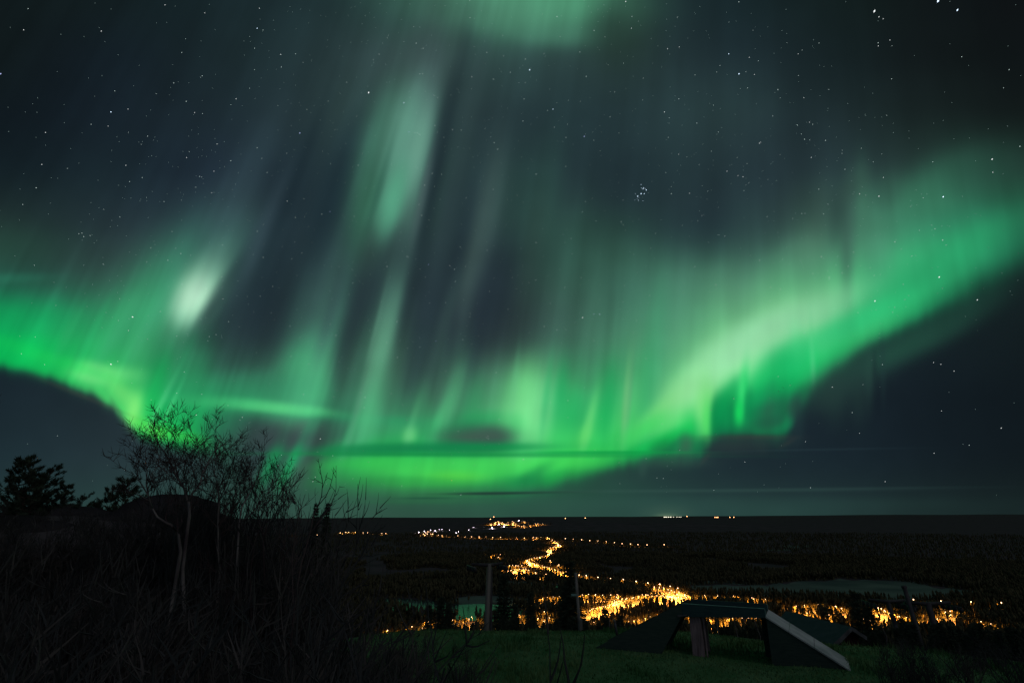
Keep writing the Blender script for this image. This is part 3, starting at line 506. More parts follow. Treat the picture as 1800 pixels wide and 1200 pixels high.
# far town masts
def mast(px, ytop, ybase, w, label, lit=True):
    p = hit(px, ybase, 400); r = math.hypot(p[0], p[1]); t = atd(px, ytop, r); h = t[2]-p[2]
    V = []; Fs = []
    for (z, s) in ((0, w), (h*.96, w*.6)):
        for sx, sy in ((-1,-1),(1,-1),(1,1),(-1,1)): V.append((sx*s, sy*s, z))
    Fs = [(0,1,5,4),(1,2,6,5),(2,3,7,6),(3,0,4,7),(4,5,6,7)]
    o = put('radio_mast', None, tuple(p), label=label, cat='mast', group='lit masts on the skyline')
    put('shaft', mesh('shaft', V, Fs, [M['dsteel']]), parent=o)
    s = r*.0007; V = [(s,0,0),(-s,0,0),(0,s,0),(0,-s,0),(0,0,s),(0,0,-s)]
    put('lamp', mesh('lamp', V, [(0,2,4),(2,1,4),(1,3,4),(3,0,4),(2,0,5),(1,2,5),(3,1,5),(0,3,5)], [RED]), (0, 0, h), parent=o)
mast(868, 908, 919, 2.2, 'tall lit mast above the far hill town'); mast(862, 912, 919, 1.4, 'shorter mast just left of the tall lit one in the hill town')
mast(994, 910.5, 914, 2.5, 'mast on the skyline right of the hill town'); mast(1029, 910, 913, 2.5, 'thin mast on the skyline between the hill town and the white lights')
mast(1208, 907, 911, 2.5, 'mast on the skyline just right of the white city lights')
for i, (x, y) in enumerate([(1168,910.5),(1171,910.6),(1175,910.7),(1179,910.8),(1184,911.3),(1190,911),(1194,910.9),(1197,910.8)]):
    p = hit(x, 909, 4000)+np.array([0, 0, 16]); k_ = math.hypot(p[0], p[1])/23000; s = (17 if i < 4 else 11)*k_
    V = [(a*s*1.4, b*s, c*s*.6) for a in (-1, 1) for b in (-1, 1) for c in (-1, 1)]
    put('floodlight', mesh('floodlight', V, [(0,1,3,2),(4,6,7,5),(0,4,5,1),(2,3,7,6),(0,2,6,4),(1,5,7,3)], [emit('white city light', (1, .93, .7), 2.2)]), tuple(p), label='white light of the distant city on the skyline', cat='light', group='white lights of the distant city')
for x, y in [(1257,909),(1260,906.5),(1283,907),(1290,907),(1262,908.5)]:
    p = hit(x, 909.5, 4000)+np.array([0, 0, 14]); s = 11
    V = [(s,0,0),(-s,0,0),(0,s,0),(0,-s,0),(0,0,s*1.3),(0,0,-s*1.3)]
    put('skyline_lamp', mesh('skyline_lamp', V, [(0,2,4),(2,1,4),(1,3,4),(3,0,4),(2,0,5),(1,2,5),(3,1,5),(0,3,5)], [RED]), tuple(p), label='dull orange lamp on the skyline right of the white city lights', cat='light', group='orange skyline lamps')
# roads, draped as thin strips
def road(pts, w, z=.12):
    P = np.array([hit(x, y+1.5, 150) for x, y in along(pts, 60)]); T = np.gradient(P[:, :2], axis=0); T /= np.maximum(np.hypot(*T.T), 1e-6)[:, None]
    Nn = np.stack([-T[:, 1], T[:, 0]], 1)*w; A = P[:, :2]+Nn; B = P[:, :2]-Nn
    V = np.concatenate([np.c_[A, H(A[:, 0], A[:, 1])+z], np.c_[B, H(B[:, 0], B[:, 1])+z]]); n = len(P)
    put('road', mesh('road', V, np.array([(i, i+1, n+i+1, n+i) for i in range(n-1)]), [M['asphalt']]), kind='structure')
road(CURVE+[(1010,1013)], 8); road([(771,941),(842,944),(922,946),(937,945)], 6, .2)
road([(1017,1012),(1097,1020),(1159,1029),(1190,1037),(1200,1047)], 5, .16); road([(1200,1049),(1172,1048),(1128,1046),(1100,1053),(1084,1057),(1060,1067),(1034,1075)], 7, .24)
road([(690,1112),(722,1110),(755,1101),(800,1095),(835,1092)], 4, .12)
L = np.array(LAMPS)
# small houses among the lamps
def house_mesh():
    w, d, h, rf = 6, 4.5, 4.4, 2.4; o = []
    V = [(-w,-d,0),(w,-d,0),(w,d,0),(-w,d,0),(-w,-d,h),(w,-d,h),(w,d,h),(-w,d,h),(-w,0,h+rf),(w,0,h+rf)]
    wall = mesh('wall', V, [(0,1,5,4),(2,3,7,6),(1,2,6,9,5),(3,0,4,8,7)], [M['house']])
    e = .5; V = [(-w-e,-d-e,h-.25),(w+e,-d-e,h-.25),(w+e,0,h+rf+.1),(-w-e,0,h+rf+.1),(-w-e,d+e,h-.25),(w+e,d+e,h-.25)]
    V += [(x, y, z-.25) for x, y, z in V]
    roof = mesh('roof', V, [(0,1,2,3),(3,2,5,4),(6,9,8,7),(9,10,11,8),(0,6,7,1),(4,5,11,10),(0,3,9,6),(3,4,10,9),(1,7,8,2),(2,8,11,5)], [M['hroof']])
    return wall, roof
hw, hr = house_mesh(); H_SPOTS = []
for (cx0, cx1, cy0, cy1, n, q) in [(884,960,992,1012,22,'in the housing quarter below the winding road'),(870,955,914,923,20,'in the far town on the hill'),(966,1002,986,1000,6,'right of the winding road'),(1014,1080,1012,1020,6,'behind the middle road'),(744,764,933,940,5,'at the far bright junction')]:
    for i in range(n):
        p = hit(rnd.uniform(cx0, cx1), rnd.uniform(cy0, cy1), 300)
        if np.min(np.hypot(L[:, 0]-p[0], L[:, 1]-p[1])) < 9: continue
        o = put('house', None, (p[0], p[1], float(H(p[0], p[1]))), rnd.uniform(0, 3.1), label='small gabled house lit by lamps '+q, cat='house', group='houses '+q)
        put('wall', hw, parent=o); put('roof', hr, parent=o); H_SPOTS.append((p[0], p[1]))
# the forest of the valley floor
def inpoly(x, y, pts):
    P = [];
    for px, py in pts:
        d = ray(px, py); t = -EYE/d[2]; P.append((d[0]*t, d[1]*t))
    c = np.zeros(x.shape, bool); n = len(P)
    for i in range(n):
        x0, y0 = P[i]; x1, y1 = P[(i+1) % n]
        if y0 == y1: continue
        c ^= ((y0 > y) != (y1 > y)) & (x < (x1-x0)*(y-y0)/(y1-y0)+x0)
    return c
def forest():
    N = 95000; R = np.random.RandomState(11)
    a = np.radians(R.uniform(-34, 48, N)); r = 300+1500*R.rand(N)**.62
    x = np.sin(a)*r; y = np.cos(a)*r
    xs = [x]; ys = [y]
    K = 60; far = L[np.hypot(L[:, 0], L[:, 1]) > 1500]
    xs.append(np.repeat(far[:, 0], K)+R.normal(0, 45, len(far)*K)); ys.append(np.repeat(far[:, 1], K)+R.normal(0, 60, len(far)*K))
    M2 = 26000; a = np.radians(R.uniform(-34, 46, M2)); r = 1700+2500*R.rand(M2); xs.append(np.sin(a)*r); ys.append(np.cos(a)*r)
    x = np.concatenate(xs); y = np.concatenate(ys)
    keep = np.ones(len(x), bool)
    for poly in (LAKE, FIELD, [(1015,1008),(1085,1006),(1094,1012),(1080,1017),(1020,1014)], [(815,1020),(900,1022),(990,1027),(985,1035),(900,1032),(830,1027)], [(790,1060),(800,1049),(860,1046),(930,1053),(935,1066),(880,1063)]):
        keep &= ~inpoly(x, y, poly)
    x, y = x[keep], y[keep]
    # distance to the nearest lamp, and a thinned corridor between a lamp and the eye
    dmin = np.full(len(x), 1e9); block = np.zeros(len(x), bool)
    for lx, ly, lz, pw in LAMPS:
        d = np.hypot(x-lx, y-ly); dmin = np.minimum(dmin, d)
        rl = math.hypot(lx, ly); ux, uy = lx/rl, ly/rl
        al = (lx-x)*ux+(ly-y)*uy; ac = np.abs((lx-x)*uy-(ly-y)*ux)
        block |= (al > -4) & (al < min(75, 14+rl*.028)) & (ac < 3+rl*.0022)
    dens = n2(x/45., y/45., 51)*.6+n2(x/17., y/17., 52)*.4
    big = n2(x/210.+9, y/260., 57)*.65+n2(x/75., y/90., 58)*.35
    keep = (dmin > 6) & (dens > .25) & ((big > .27) | (dmin < 90)) & ~(block & (R.rand(len(x)) < .86))
    x, y, dmin = x[keep], y[keep], dmin[keep]; n = len(x); z = H(x, y)
    h = R.uniform(8, 15, n)*(.8+.5*n2(x/80., y/80., 53)); h = np.where(dmin < 28, h*R.uniform(.55, .9, n), h)
    pine = R.rand(n) < .55
    rad = np.where(pine, h*.13, h*.15)*R.uniform(.7, 1.2, n)
    k = 5; th = R.uniform(0, 6.28, n)
    prof_s = [(.06, 1.0), (.42, .62), (.38, .80), (.72, .34), (.68, .46), (1.0, .0)]
    prof_p = [(.42, .15), (.52, .85), (.60, .70), (.78, 1.0), (.86, .60), (1.0, .0)]
    rings = []
    for q in range(6):
        zz = np.where(pine, prof_p[q][0], prof_s[q][0])*h; rr_ = np.where(pine, prof_p[q][1], prof_s[q][1])*rad
        for j in range(k):
            t = th+2*math.pi*j/k+q*.5; s = rr_*R.uniform(.6, 1.3, n)
            rings.append(np.stack([x+s*np.cos(t), y+s*np.sin(t), z+zz+R.normal(0, .02, n)*h], -1))
    for q, s in ((0, .016), (.6, .010)):
        for j in range(3):
            t = th+2.094*j; rings.append(np.stack([x+h*s*np.cos(t), y+h*s*np.sin(t), z+q*h], -1))
    V = np.stack(rings, 1); per = V.shape[1]; fs = []
    for q in range(5):
        for j in range(k):
            a0, b0 = q*k+j, q*k+(j+1) % k; fs += [(a0, b0, b0+k), (a0, b0+k, a0+k)]
    b = 6*k
    for j in range(3):
        a0, b0 = b+j, b+(j+1) % 3; fs += [(a0, b0, b0+3), (a0, b0+3, a0+3)]
    Fs = (np.arange(n)[:, None, None]*per+np.array(fs)[None]).reshape(-1, 3)
    put('forest', mesh('forest', V.reshape(-1, 3), Fs, [M['vtree']]), kind='stuff', label='dark conifer forest covering the valley floor, lit amber near the lamps', cat='forest')
    print('forest trees', n)
forest()
# ------------------------------------------------------------------ the wooden ramp with its deck
def obox(name, P, m, parent):
    """a solid from two matching quads (lists of 4 points)"""
    return put(name, mesh(name, P, [(0,1,2,3),(7,6,5,4),(0,4,5,1),(1,5,6,2),(2,6,7,3),(3,7,4,0)], [m]), parent=parent)
G0 = EYE-3.0
O = np.array([3.88, 13.87]); D1 = np.array([.890, -.456]); W1 = np.array([.456, .890]); D0 = np.array([.958, -.286])
def gz0(s, w): p = O+D1*s+W1*w; return float(H(p[0], p[1]))-G0
def lp(s, w, h): p = O+(D1 if s > -.01 else D0)*s+W1*w; return (p[0], p[1], G0+h)
def slab(name, prof, w0, w1, m, parent):
    """a board: outline in the long direction / height, between two positions across"""
    n = len(prof); V = [lp(s, w0, h) for s, h in prof]+[lp(s, w1, h) for s, h in prof]
    Fs = [tuple(range(n)), tuple(range(2*n-1, n-1, -1))]+[(i, n+i, n+(i+1) % n, (i+1) % n) for i in range(n)]
    return put(name, mesh(name, V, Fs, [m]), parent=parent)
ramp = put('wooden_ramp', None, (0, 0, 0), label='long low wooden ramp with dark side beams and a pale plywood run-off', cat='ramp')
W = .84; DL = 1.76
nb = slab('side_beam', [(0, .80), (DL, .90), (DL, 1.07), (0, 1.07)], 0, .045, M['green'], ramp)
slab('top_edge', [(0, 1.073), (DL, 1.073), (DL, 1.082), (0, 1.082)], -.004, .05, M['edge'], nb)
slab('end_edge', [(DL+.003, .92), (DL+.012, .92), (DL+.012, 1.07), (DL+.003, 1.07)], .0, .045, M['edge'], nb)
fb = slab('side_beam', [(.05, .84), (DL, .90), (DL, 1.07), (.05, 1.07)], W, W+.045, M['green'], ramp)
slab('end_edge', [(DL+.003, .92), (DL+.012, .92), (DL+.012, 1.07), (DL+.003, 1.07)], W, W+.045, M['edge'], fb)
slab('deck', [(0, .86), (DL-.01, .88), (DL-.01, .93), (0, .93)], .05, W-.005, M['board'], ramp)
# right run-off: plywood sheets end to end on a sloping frame
RE = 3.21; sl = lambda s: .93-(s-DL)*(.93-.05)/(RE-DL)
cuts = [DL, DL+.42, DL+.86, RE]
for i in range(3):
    a, b = cuts[i]+.004, cuts[i+1]-.004
    slab('plywood_sheet', [(a, sl(a)-.03), (b, sl(b)-.03), (b, sl(b)+.002*(i % 2)), (a, sl(a)+.002*((i+1) % 2))], .0, W+.20, M['ply'], ramp)
for w in (.02, W-.07):
    slab('side_panel', [(DL+.01, -.12), (RE-.03, -.12), (RE-.03, sl(RE)-.035), (DL+.01, sl(DL)-.035)], w, w+.03, M['board'], ramp)
# left run-up with triangular sides
LE = -2.03
for w in (0, W):
    slab('side_panel', [(LE, -.12), (-.62, -.12), (-.004, .83), (-.004, 1.07), (LE, .07)], w, w+.04, M['board'], ramp)
slab('run_up', [(LE+.02, .02), (-.004, .90), (-.004, .93), (LE+.02, .05)], .045, W-.005, M['board'], ramp)
slab('brace', [(-.10, .80), (.10, .83), (.10, .86), (-.10, .84)], -.03, -.002, M['trim'], ramp)
for s, w, m in ((.14, .05, 'redwood'), (.14, W-.07, 'redwood'), (1.60, W-.08, 'board')):
    slab('post', [(s, -.15), (s+.27, -.15), (s+.24, .84), (s+.0, .84)], w, w+.06, M[m], ramp)
slab('post', [(.44, -.15), (.47, -.15), (.45, .82), (.42, .82)], .10, .13, M['redwood'], ramp)
# ------------------------------------------------------------------ cabin below the brow
def cabin():
    A = atd(1384, 1083, 23.4); B = atd(1496, 1103, 21.)          # the two ends of the ridge
    zr = B[2]; rd = (B-A)[:2]; Lr = np.hypot(*rd); rd /= Lr; nn = np.array([-rd[1], rd[0]])   # nn: away from the viewer
    A2 = B[:2]-rd*Lr; w, dr = .80, .50
    hut = put('cabin', None, (0, 0, 0), label='small low cabin with a green gable roof behind the plywood run-off', cat='cabin')
    def P(s, t, z): p = A2+rd*s+nn*t; return (p[0], p[1], zr+z)
    def pr(name, prof, s0, s1, m, par):
        n = len(prof); V = [P(s0, t, z) for t, z in prof]+[P(s1, t, z) for t, z in prof]
        return put(name, mesh(name, V, [tuple(range(n)), tuple(range(2*n-1, n-1, -1))]+[(i, n+i, n+(i+1) % n, (i+1) % n) for i in range(n)], [m]), parent=par)
    pr('wall', [(-w+.25, -2.6), (w*.5, -2.6), (w*.5, -dr*.5-.04), (0, -.08), (-w+.25, -dr+.05)], .15, Lr-.25, M['wallm'], hut)
    rf = pr('roof', [(-w, -dr-.04), (0, -.04), (w*.55, -dr*.55-.04), (w*.55, -dr*.55+.03), (0, .03), (-w, -dr+.03)], 0, Lr, M['roof'], hut)
    pr('gable_trim', [(-w-.01, -dr-.10), (-.004, -.08), (-.004, .035), (-w-.01, -dr+.035)], Lr+.003, Lr+.035, M['trim'], rf)
    pr('gable_trim', [(w*.55+.01, -dr*.55-.08), (.004, -.08), (.004, .035), (w*.55+.01, -dr*.55+.035)], Lr+.003, Lr+.035, M['trim'], rf)
cabin()
# ------------------------------------------------------------------ lift towers and poles
def tube_mesh(lines, k=5, m=None, name='tube'):
    """lines: list of (points, radii) ; one mesh"""
    V = []; Fs = []
    for P, Rr_ in lines:
        b = len(V); n = len(P)
        for i in range(n):
            p = P[i]; t = (P[min(i+1, n-1)][0]-P[max(i-1, 0)][0], P[min(i+1, n-1)][1]-P[max(i-1, 0)][1], P[min(i+1, n-1)][2]-P[max(i-1, 0)][2])
            l = math.sqrt(t[0]*t[0]+t[1]*t[1]+t[2]*t[2]) or 1; t = (t[0]/l, t[1]/l, t[2]/l)
            if abs(t[2]) < .9: l2 = math.hypot(t[0], t[1]); u = (-t[1]/l2, t[0]/l2, 0)
            else: l2 = math.hypot(t[2], t[1]); u = (0, t[2]/l2, -t[1]/l2)
            v = (t[1]*u[2]-t[2]*u[1], t[2]*u[0]-t[0]*u[2], t[0]*u[1]-t[1]*u[0]); r = Rr_[i]
            for j in range(k):
                a = 6.2832*j/k; ca, sa = r*math.cos(a), r*math.sin(a)
                V.append((p[0]+u[0]*ca+v[0]*sa, p[1]+u[1]*ca+v[1]*sa, p[2]+u[2]*ca+v[2]*sa))
        for i in range(n-1):
            for j in range(k): Fs.append((b+i*k+j, b+i*k+(j+1) % k, b+(i+1)*k+(j+1) % k, b+(i+1)*k+j))
        if k > 3: Fs.append(tuple(b+j for j in range(k))[::-1]); Fs.append(tuple(b+(n-1)*k+j for j in range(k)))
    return mesh(name, V, Fs, [m] if m else [], k > 4)
def foot(px, dist): d = ray(px, 1000); h = math.hypot(d[0], d[1]); x, y = d[0]/h*dist, d[1]/h*dist; return np.array([x, y, float(H(x, y))])
def tower(px, pxt, ytop, dist, rad, arm, yaw, label, m='steel', twin=False, sheave=True):
    b = foot(px, dist); t = atd(pxt, ytop, dist); top = np.array([t[0]-b[0], t[1]-b[1], t[2]-b[2]])
    o = put('lift_tower', None, tuple(b), label=label, cat='ski lift tower', group='ski lift towers on the slope')
    ls = [([(0, 0, -.3), tuple(top)], [rad, rad*.8])]
    put('shaft', tube_mesh(ls, 12, M[m], 'shaft'), parent=o)
    if twin: put('shaft', tube_mesh([([(.42, .1, -.3), (top[0]+.12, top[1]+.1, top[2]-.3)], [rad*.62, rad*.55])], 8, M['dsteel'], 'shaft'), parent=o)
    cx, sy = math.cos(yaw), math.sin(yaw); z = top[2]
    def q(a, b_, c): return (top[0]+a*cx-b_*sy, top[1]+a*sy+b_*cx, z+c)
    a0, a1 = arm
    put('crossarm', tube_mesh([([q(a0, 0, .0), q(0, 0, -.10), q(a1, 0, .0)], [.09, .13, .09])], 6, M['dsteel'], 'crossarm'), parent=o)
    if sheave:
        for a in (a0, a1):
            if abs(a) < .3: continue
            lines = [([q(a, -1.0, -.16), q(a, 1.0, -.16)], [.05, .05])]
            s = put('sheave_frame', tube_mesh(lines, 5, M[m], 'sheave_frame'), parent=o)
            for k_ in range(4):
                c = -.85+k_*.57
                put('wheel', tube_mesh([([q(a-.06, c, -.30), q(a+.06, c, -.30)], [.17, .17])], 10, M['dsteel'], 'wheel'), parent=s)
    return o
tower(852, 860, 990, 40, .20, (-1.25, .95), .35, 'left lift tower, pale steel post with a dark crossarm against the valley', twin=True)
tower(1606, 1589, 1030, 42, .15, (-.12, .12), .2, 'tall bare leaning lift post between the two right hand crossarms', 'dsteel', sheave=False)
tower(1576, 1560, 1054, 46, .15, (-1.15, 1.15), -.15, 'right lift tower with a wide wheeled crossarm over the slanting row of lamps', 'dsteel')
tower(1638, 1630, 1058, 46, .22, (-1.35, 1.35), -.1, 'rightmost lift tower, thick dark post under a broad crossarm', 'dsteel')
b = foot(1019, 36); t = atd(1012, 1006, 36)-b
up = put('utility_pole', None, tuple(b), label='slim grey utility pole beside the tall spruce with a small box and insulator', cat='utility pole')
put('pole', tube_mesh([([(0, 0, -.3), tuple(t)], [.11, .085])], 10, M['timber'], 'pole'), parent=up)
put('stay', tube_mesh([([(.22, 0, -.3), (t[0]+.10, t[1]+.05, t[2]-2.3)], [.045, .045])], 6, M['steel'], 'stay'), parent=up)
def boxm(name, c, s, m, parent=None):
    V = [(c[0]+a*s[0], c[1]+b_*s[1], c[2]+d*s[2]) for a in (-1, 1) for b_ in (-1, 1) for d in (-1, 1)]
    return put(name, mesh(name, V, [(0,1,3,2),(4,6,7,5),(0,4,5,1),(2,3,7,6),(0,2,6,4),(1,5,7,3)], [m]), parent=parent)
q = atd(1021, 1097, 35.8)-b; boxm('junction_box', q, (.09, .07, .26), M['steel'], up)
q = atd(1009, 1045, 35.9)-b; boxm('insulator', q, (.16, .05, .05), M['edge'], up)
b = hit(1086, 1118, 10, 40); o = put('marker_post', None, tuple(b), label='short pale marker post at the brow in front of a small spruce', cat='post')
put('stake', tube_mesh([([(0, 0, -.1), (-.06, 0, .34)], [.035, .032])], 8, M['trim'], 'stake'), parent=o)
put('cap', tube_mesh([([(-.06, 0, .341), (-.085, .0, .40)], [.045, .03])], 8, M['steel'], 'cap'), parent=o)
# ------------------------------------------------------------------ rocks on the left
def rock(px, ytop, ybase, dist, wpx, label, seed, skew=0):
    t = atd(px, ytop, dist); bz = atd(px, ybase, dist)[2]; w = wpx/F*dist/math.cos(math.radians(azd(px)))*.5
    n, m_ = 26, 13; V = []; Fs = []; hh = t[2]-bz+.8
    for i in range(m_+1):
        f = math.pi/2*i/m_
        for j in range(n):
            a = 2*math.pi*j/n; ca, sa = math.cos(a), math.sin(a)
            k = 1+.34*(float(n2(np.array(a*1.6), np.array(f*3.), seed))-.5)+.16*(float(n2(np.array(a*5.), np.array(f*8.), seed+1))-.5)
            rad = max(0., math.cos(f))**.72
            V.append((w*rad*k*ca+skew*math.sin(f), w*.8*rad*k*sa, -.8+hh*math.sin(f)*(1+.5*(k-1)*math.cos(f))))
    for i in range(m_):
        for j in range(n): Fs.append((i*n+j, i*n+(j+1) % n, (i+1)*n+(j+1) % n, (i+1)*n+j))
    put('boulder', mesh('boulder', V, Fs, [M['rock']], True), (t[0], t[1], bz), math.radians(-azd(px)), label=label, cat='boulder', group='boulders on the left skyline')
rock(296, 868, 908, 12.5, 142, 'large dark rounded boulder behind the bare birches', 61, .12)
rock(112, 889, 912, 14.0, 150, 'low dark boulder left of the two small pines', 63)
rock(215, 902, 915, 12.5, 130, 'flat dark boulder between the small pines and the large boulder', 65)
rock(20, 905, 925, 12.0, 150, 'dark boulder under the big pines at the left edge', 67)
# ------------------------------------------------------------------ bare birches and scrub
def grow(rg, out, p, d, L, r, depth, up=.25, wig=.25, den=1.0, tips=None):
    """a wandering tapering branch and its side shoots"""
    n = max(3, int(4+L*3)) if depth else 4; P = [p]; st = L/n; d = Vector(d).normalized()
    for i in range(n):
        d = (d+Vector((rg.gauss(0, wig), rg.gauss(0, wig), rg.gauss(0, wig)+up))*.35).normalized()
        q = Vector(P[-1])+d*st; P.append(tuple(q))
    R = [r*(1-.75*i/n) for i in range(n+1)]; out.append((P, R))
    if tips is not None: tips.append(P[-1])
    if depth <= 0: return
    m = int((3+L*4.5)*den)
    for k in range(m):
        t = rg.uniform(.18, .98)*n; i = min(n-1, int(t)); f = t-i; a = Vector(P[i]); b = Vector(P[i+1]); q = a+(b-a)*f
        td = (b-a).normalized(); s = Vector((rg.gauss(0, 1), rg.gauss(0, 1), rg.gauss(0, 1))); s = (s-td*s.dot(td)).normalized()
        ang = rg.uniform(.5, 1.05); nd = td*math.cos(ang)+s*math.sin(ang); nd.z += .15
        l = L*rg.uniform(.28, .55)*(1.1-.55*t/n); l = max(l, .10)
        grow(rg, out, tuple(q), nd, l, max(.0036, R[i]*.6), depth-1, up, wig, den, tips)
def traced(limbs, dist, rg, z0=None, twl=.55, depth=2, den=1.0, rs=1.0, minr=.0055):
    """main limbs by bearing at their own distance, then random side shoots"""
    main = []; tw = []
    for li, (pts, r0, r1, tdep) in enumerate(limbs):
        P = []; dd = dist+tdep
        for i, (x, y) in enumerate(pts):
            k = i/(len(pts)-1); P.append(tuple(atd(x+rg.uniform(-1, 1), y, dd+rg.uniform(-.05, .05)+k*.1)))
        R = [(r0+(r1-r0)*i/(len(P)-1))*rs*.62 for i in range(len(P))]; main.append((P, R))
        for i in range(len(P)-1):
            a = Vector(P[i]); b = Vector(P[i+1]); td = (b-a); seg = td.length; td.normalize()
            if pts[i][1] > 905 and rg.random() < .6: continue
            for k in range(max(1, int(seg*17*den))):
                q = a+(b-a)*rg.random(); s = Vector((rg.gauss(0, 1), rg.gauss(0, .8), rg.gauss(0, .6))); s = (s-td*s.dot(td)).normalized()
                ang = rg.uniform(.45, .95)
                grow(rg, tw, tuple(q), td*math.cos(ang)+s*math.sin(ang), rg.uniform(.25, 1)*twl, max(minr*.75, R[i]*.5), depth, .22, .3, 1.05)
    return main, tw
def birch(name, limbs, dist, label, seed, bark='bark', group='bare birches in the foreground', cat='birch tree', **k):
    rg = random.Random(seed); main, tw = traced(limbs, dist, rg, **k)
    base = Vector(main[0][0][0]); g = float(H(base.x, base.y))
    P0 = list(main[0][0]); R0 = list(main[0][1])
    if base.z > g: P0 = [(base.x, base.y, g-.1)]+P0; R0 = [R0[0]*1.15]+R0
    main[0] = (P0, R0); org = Vector((base.x, base.y, g))
    sh = lambda ls: [([(p[0]-org.x, p[1]-org.y, p[2]-org.z) for p in P], R) for P, R in ls]
    o = put(name, None, tuple(org), label=label, cat=cat, group=group)
    put('trunk', tube_mesh(sh(main), 7, M[bark], 'trunk'), parent=o)
    put('crown', tube_mesh(sh(tw), 3, M['twig'], 'crown'), parent=o)
    return o
birch('birch', [([(322,1215),(321,1150),(324,1080),(322,1000),(329,940),(332,905),(331,880)], .040, .028, 0),
  ([(331,880),(322,856),(311,838),(303,818),(291,797),(280,782),(274,768),(266,748)], .022, .006, 0),
  ([(312,840),(309,820),(303,800),(297,785),(294,768),(291,752)], .015, .005, .1), ([(300,790),(305,772),(310,760),(309,746)], .009, .004, .1),
  ([(331,880),(342,862),(352,850),(356,832),(364,818),(373,800),(382,786),(388,770)], .020, .005, -.1),
  ([(356,832),(352,812),(350,795),(347,778),(341,764)], .012, .004, 0), ([(364,818),(374,808),(386,798),(397,786)], .010, .004, .1),
  ([(331,880),(326,850),(322,830),(326,812),(330,798)], .012, .004, .2), ([(345,858),(342,835),(336,815),(338,795),(344,780)], .010, .004, -.2),
  ([(322,856),(300,838),(286,824),(276,818)], .009, .004, -.2)],
  8.2, 'tallest bare birch with a pale trunk and forked crown against the green glow', 3, twl=.50, den=1.15)
birch('birch', [([(318,970),(314,940),(302,922),(290,918),(276,908),(268,893)], .030, .012, 0), ([(268,893),(262,872),(256,850),(259,828),(256,810),(255,790)], .014, .005, 0),
  ([(262,872),(250,852),(240,840),(232,828)], .010, .004, 0), ([(258,850),(268,832),(278,818),(280,800)], .010, .004, .1), ([(256,828),(246,812),(240,800)], .008, .004, .1), ([(262,880),(248,872),(236,864)], .008, .004, -.1)],
  7.4, 'bare birch with a mossy bent trunk leaning left over the large boulder', 8, twl=.42, den=1.1)
birch('birch', [([(385,1215),(383,1120),(378,1080),(386,1010),(382,960),(384,910),(385,880),(383,850)], .030, .016, 0), ([(383,850),(376,828),(378,812),(388,800)], .012, .004, 0), ([(385,880),(396,856),(402,840),(408,822),(412,810)], .013, .004, 0),
  ([(384,890),(370,868),(362,850),(366,832)], .010, .004, .1), ([(386,905),(405,880),(418,862),(424,840)], .010, .004, .2), ([(384,860),(392,838),(388,818),(390,802)], .009, .004, .1)],
  8.8, 'bare birch with several thin stems right of the tallest one', 15, twl=.5, den=1.1)
birch('birch', [([(408,1080),(414,1020),(418,960),(420,920),(426,890),(436,872),(444,856),(452,838),(461,812),(466,800)], .026, .005, 0), ([(436,872),(428,848),(432,824),(430,812)], .011, .004, .1), ([(444,856),(440,832),(446,818)], .009, .004, 0),
  ([(420,920),(440,905),(455,888),(470,868),(478,848),(485,838)], .011, .004, -.1), ([(426,890),(414,868),(412,846)], .010, .004, .2), ([(470,868),(482,856),(486,842)], .008, .004, 0)],
  8.4, 'bare birch leaning right with upswept twigs before the dark gap in the glow', 23, twl=.45, den=1.1)
birch('sapling', [([(522,1040),(530,990),(545,940),(552,905),(560,888),(565,872),(567,848),(562,820),(560,806)], .013, .004, 0), ([(560,888),(572,872),(579,858),(584,838),(587,822)], .009, .003, 0), ([(567,850),(556,843),(552,841)], .005, .003, 0),
  ([(567,858),(573,842),(576,830)], .006, .003, 0), ([(548,935),(568,906),(580,890),(588,872),(590,858),(590,818)], .010, .003, 0), ([(588,872),(594,862),(597,854)], .005, .002, 0), ([(580,890),(592,882)], .004, .002, 0)],
  6.6, 'slender sapling of a few bare stems standing against the green band', 31, bark='twig', twl=.13, depth=0, den=.6, cat='sapling', group='bare saplings')
for i, (x0, y0, x1, y1, ds) in enumerate([(470,905,520,848,7.6),(520,930,536,868,7.2),(446,960,482,832,7.8),(500,960,512,845,8.2)]):
    lb = ['forked bare shoot leaning right above the thicket', 'thin bare shoot just left of the two tiny spruce tips', 'dark bare shoot rising in front of the dim green rays', 'upright bare shoot in the middle of the low twigs'][i]
    birch('sapling', [([(x0-4, y0+150), (x0-6, y0+50), (x0, y0), (x0*.6+x1*.4, y0*.6+y1*.4-4), (x1, y1)], .012, .004, 0), ([(x0*.6+x1*.4, y0*.6+y1*.4-4), (x1-18, y1+8)], .006, .003, .1), ([(x0, y0), (x0-22, y0-40)], .007, .003, .1)], ds, lb, 40+i, bark='twig', twl=.3, depth=1, den=1., cat='sapling', group='bare saplings')
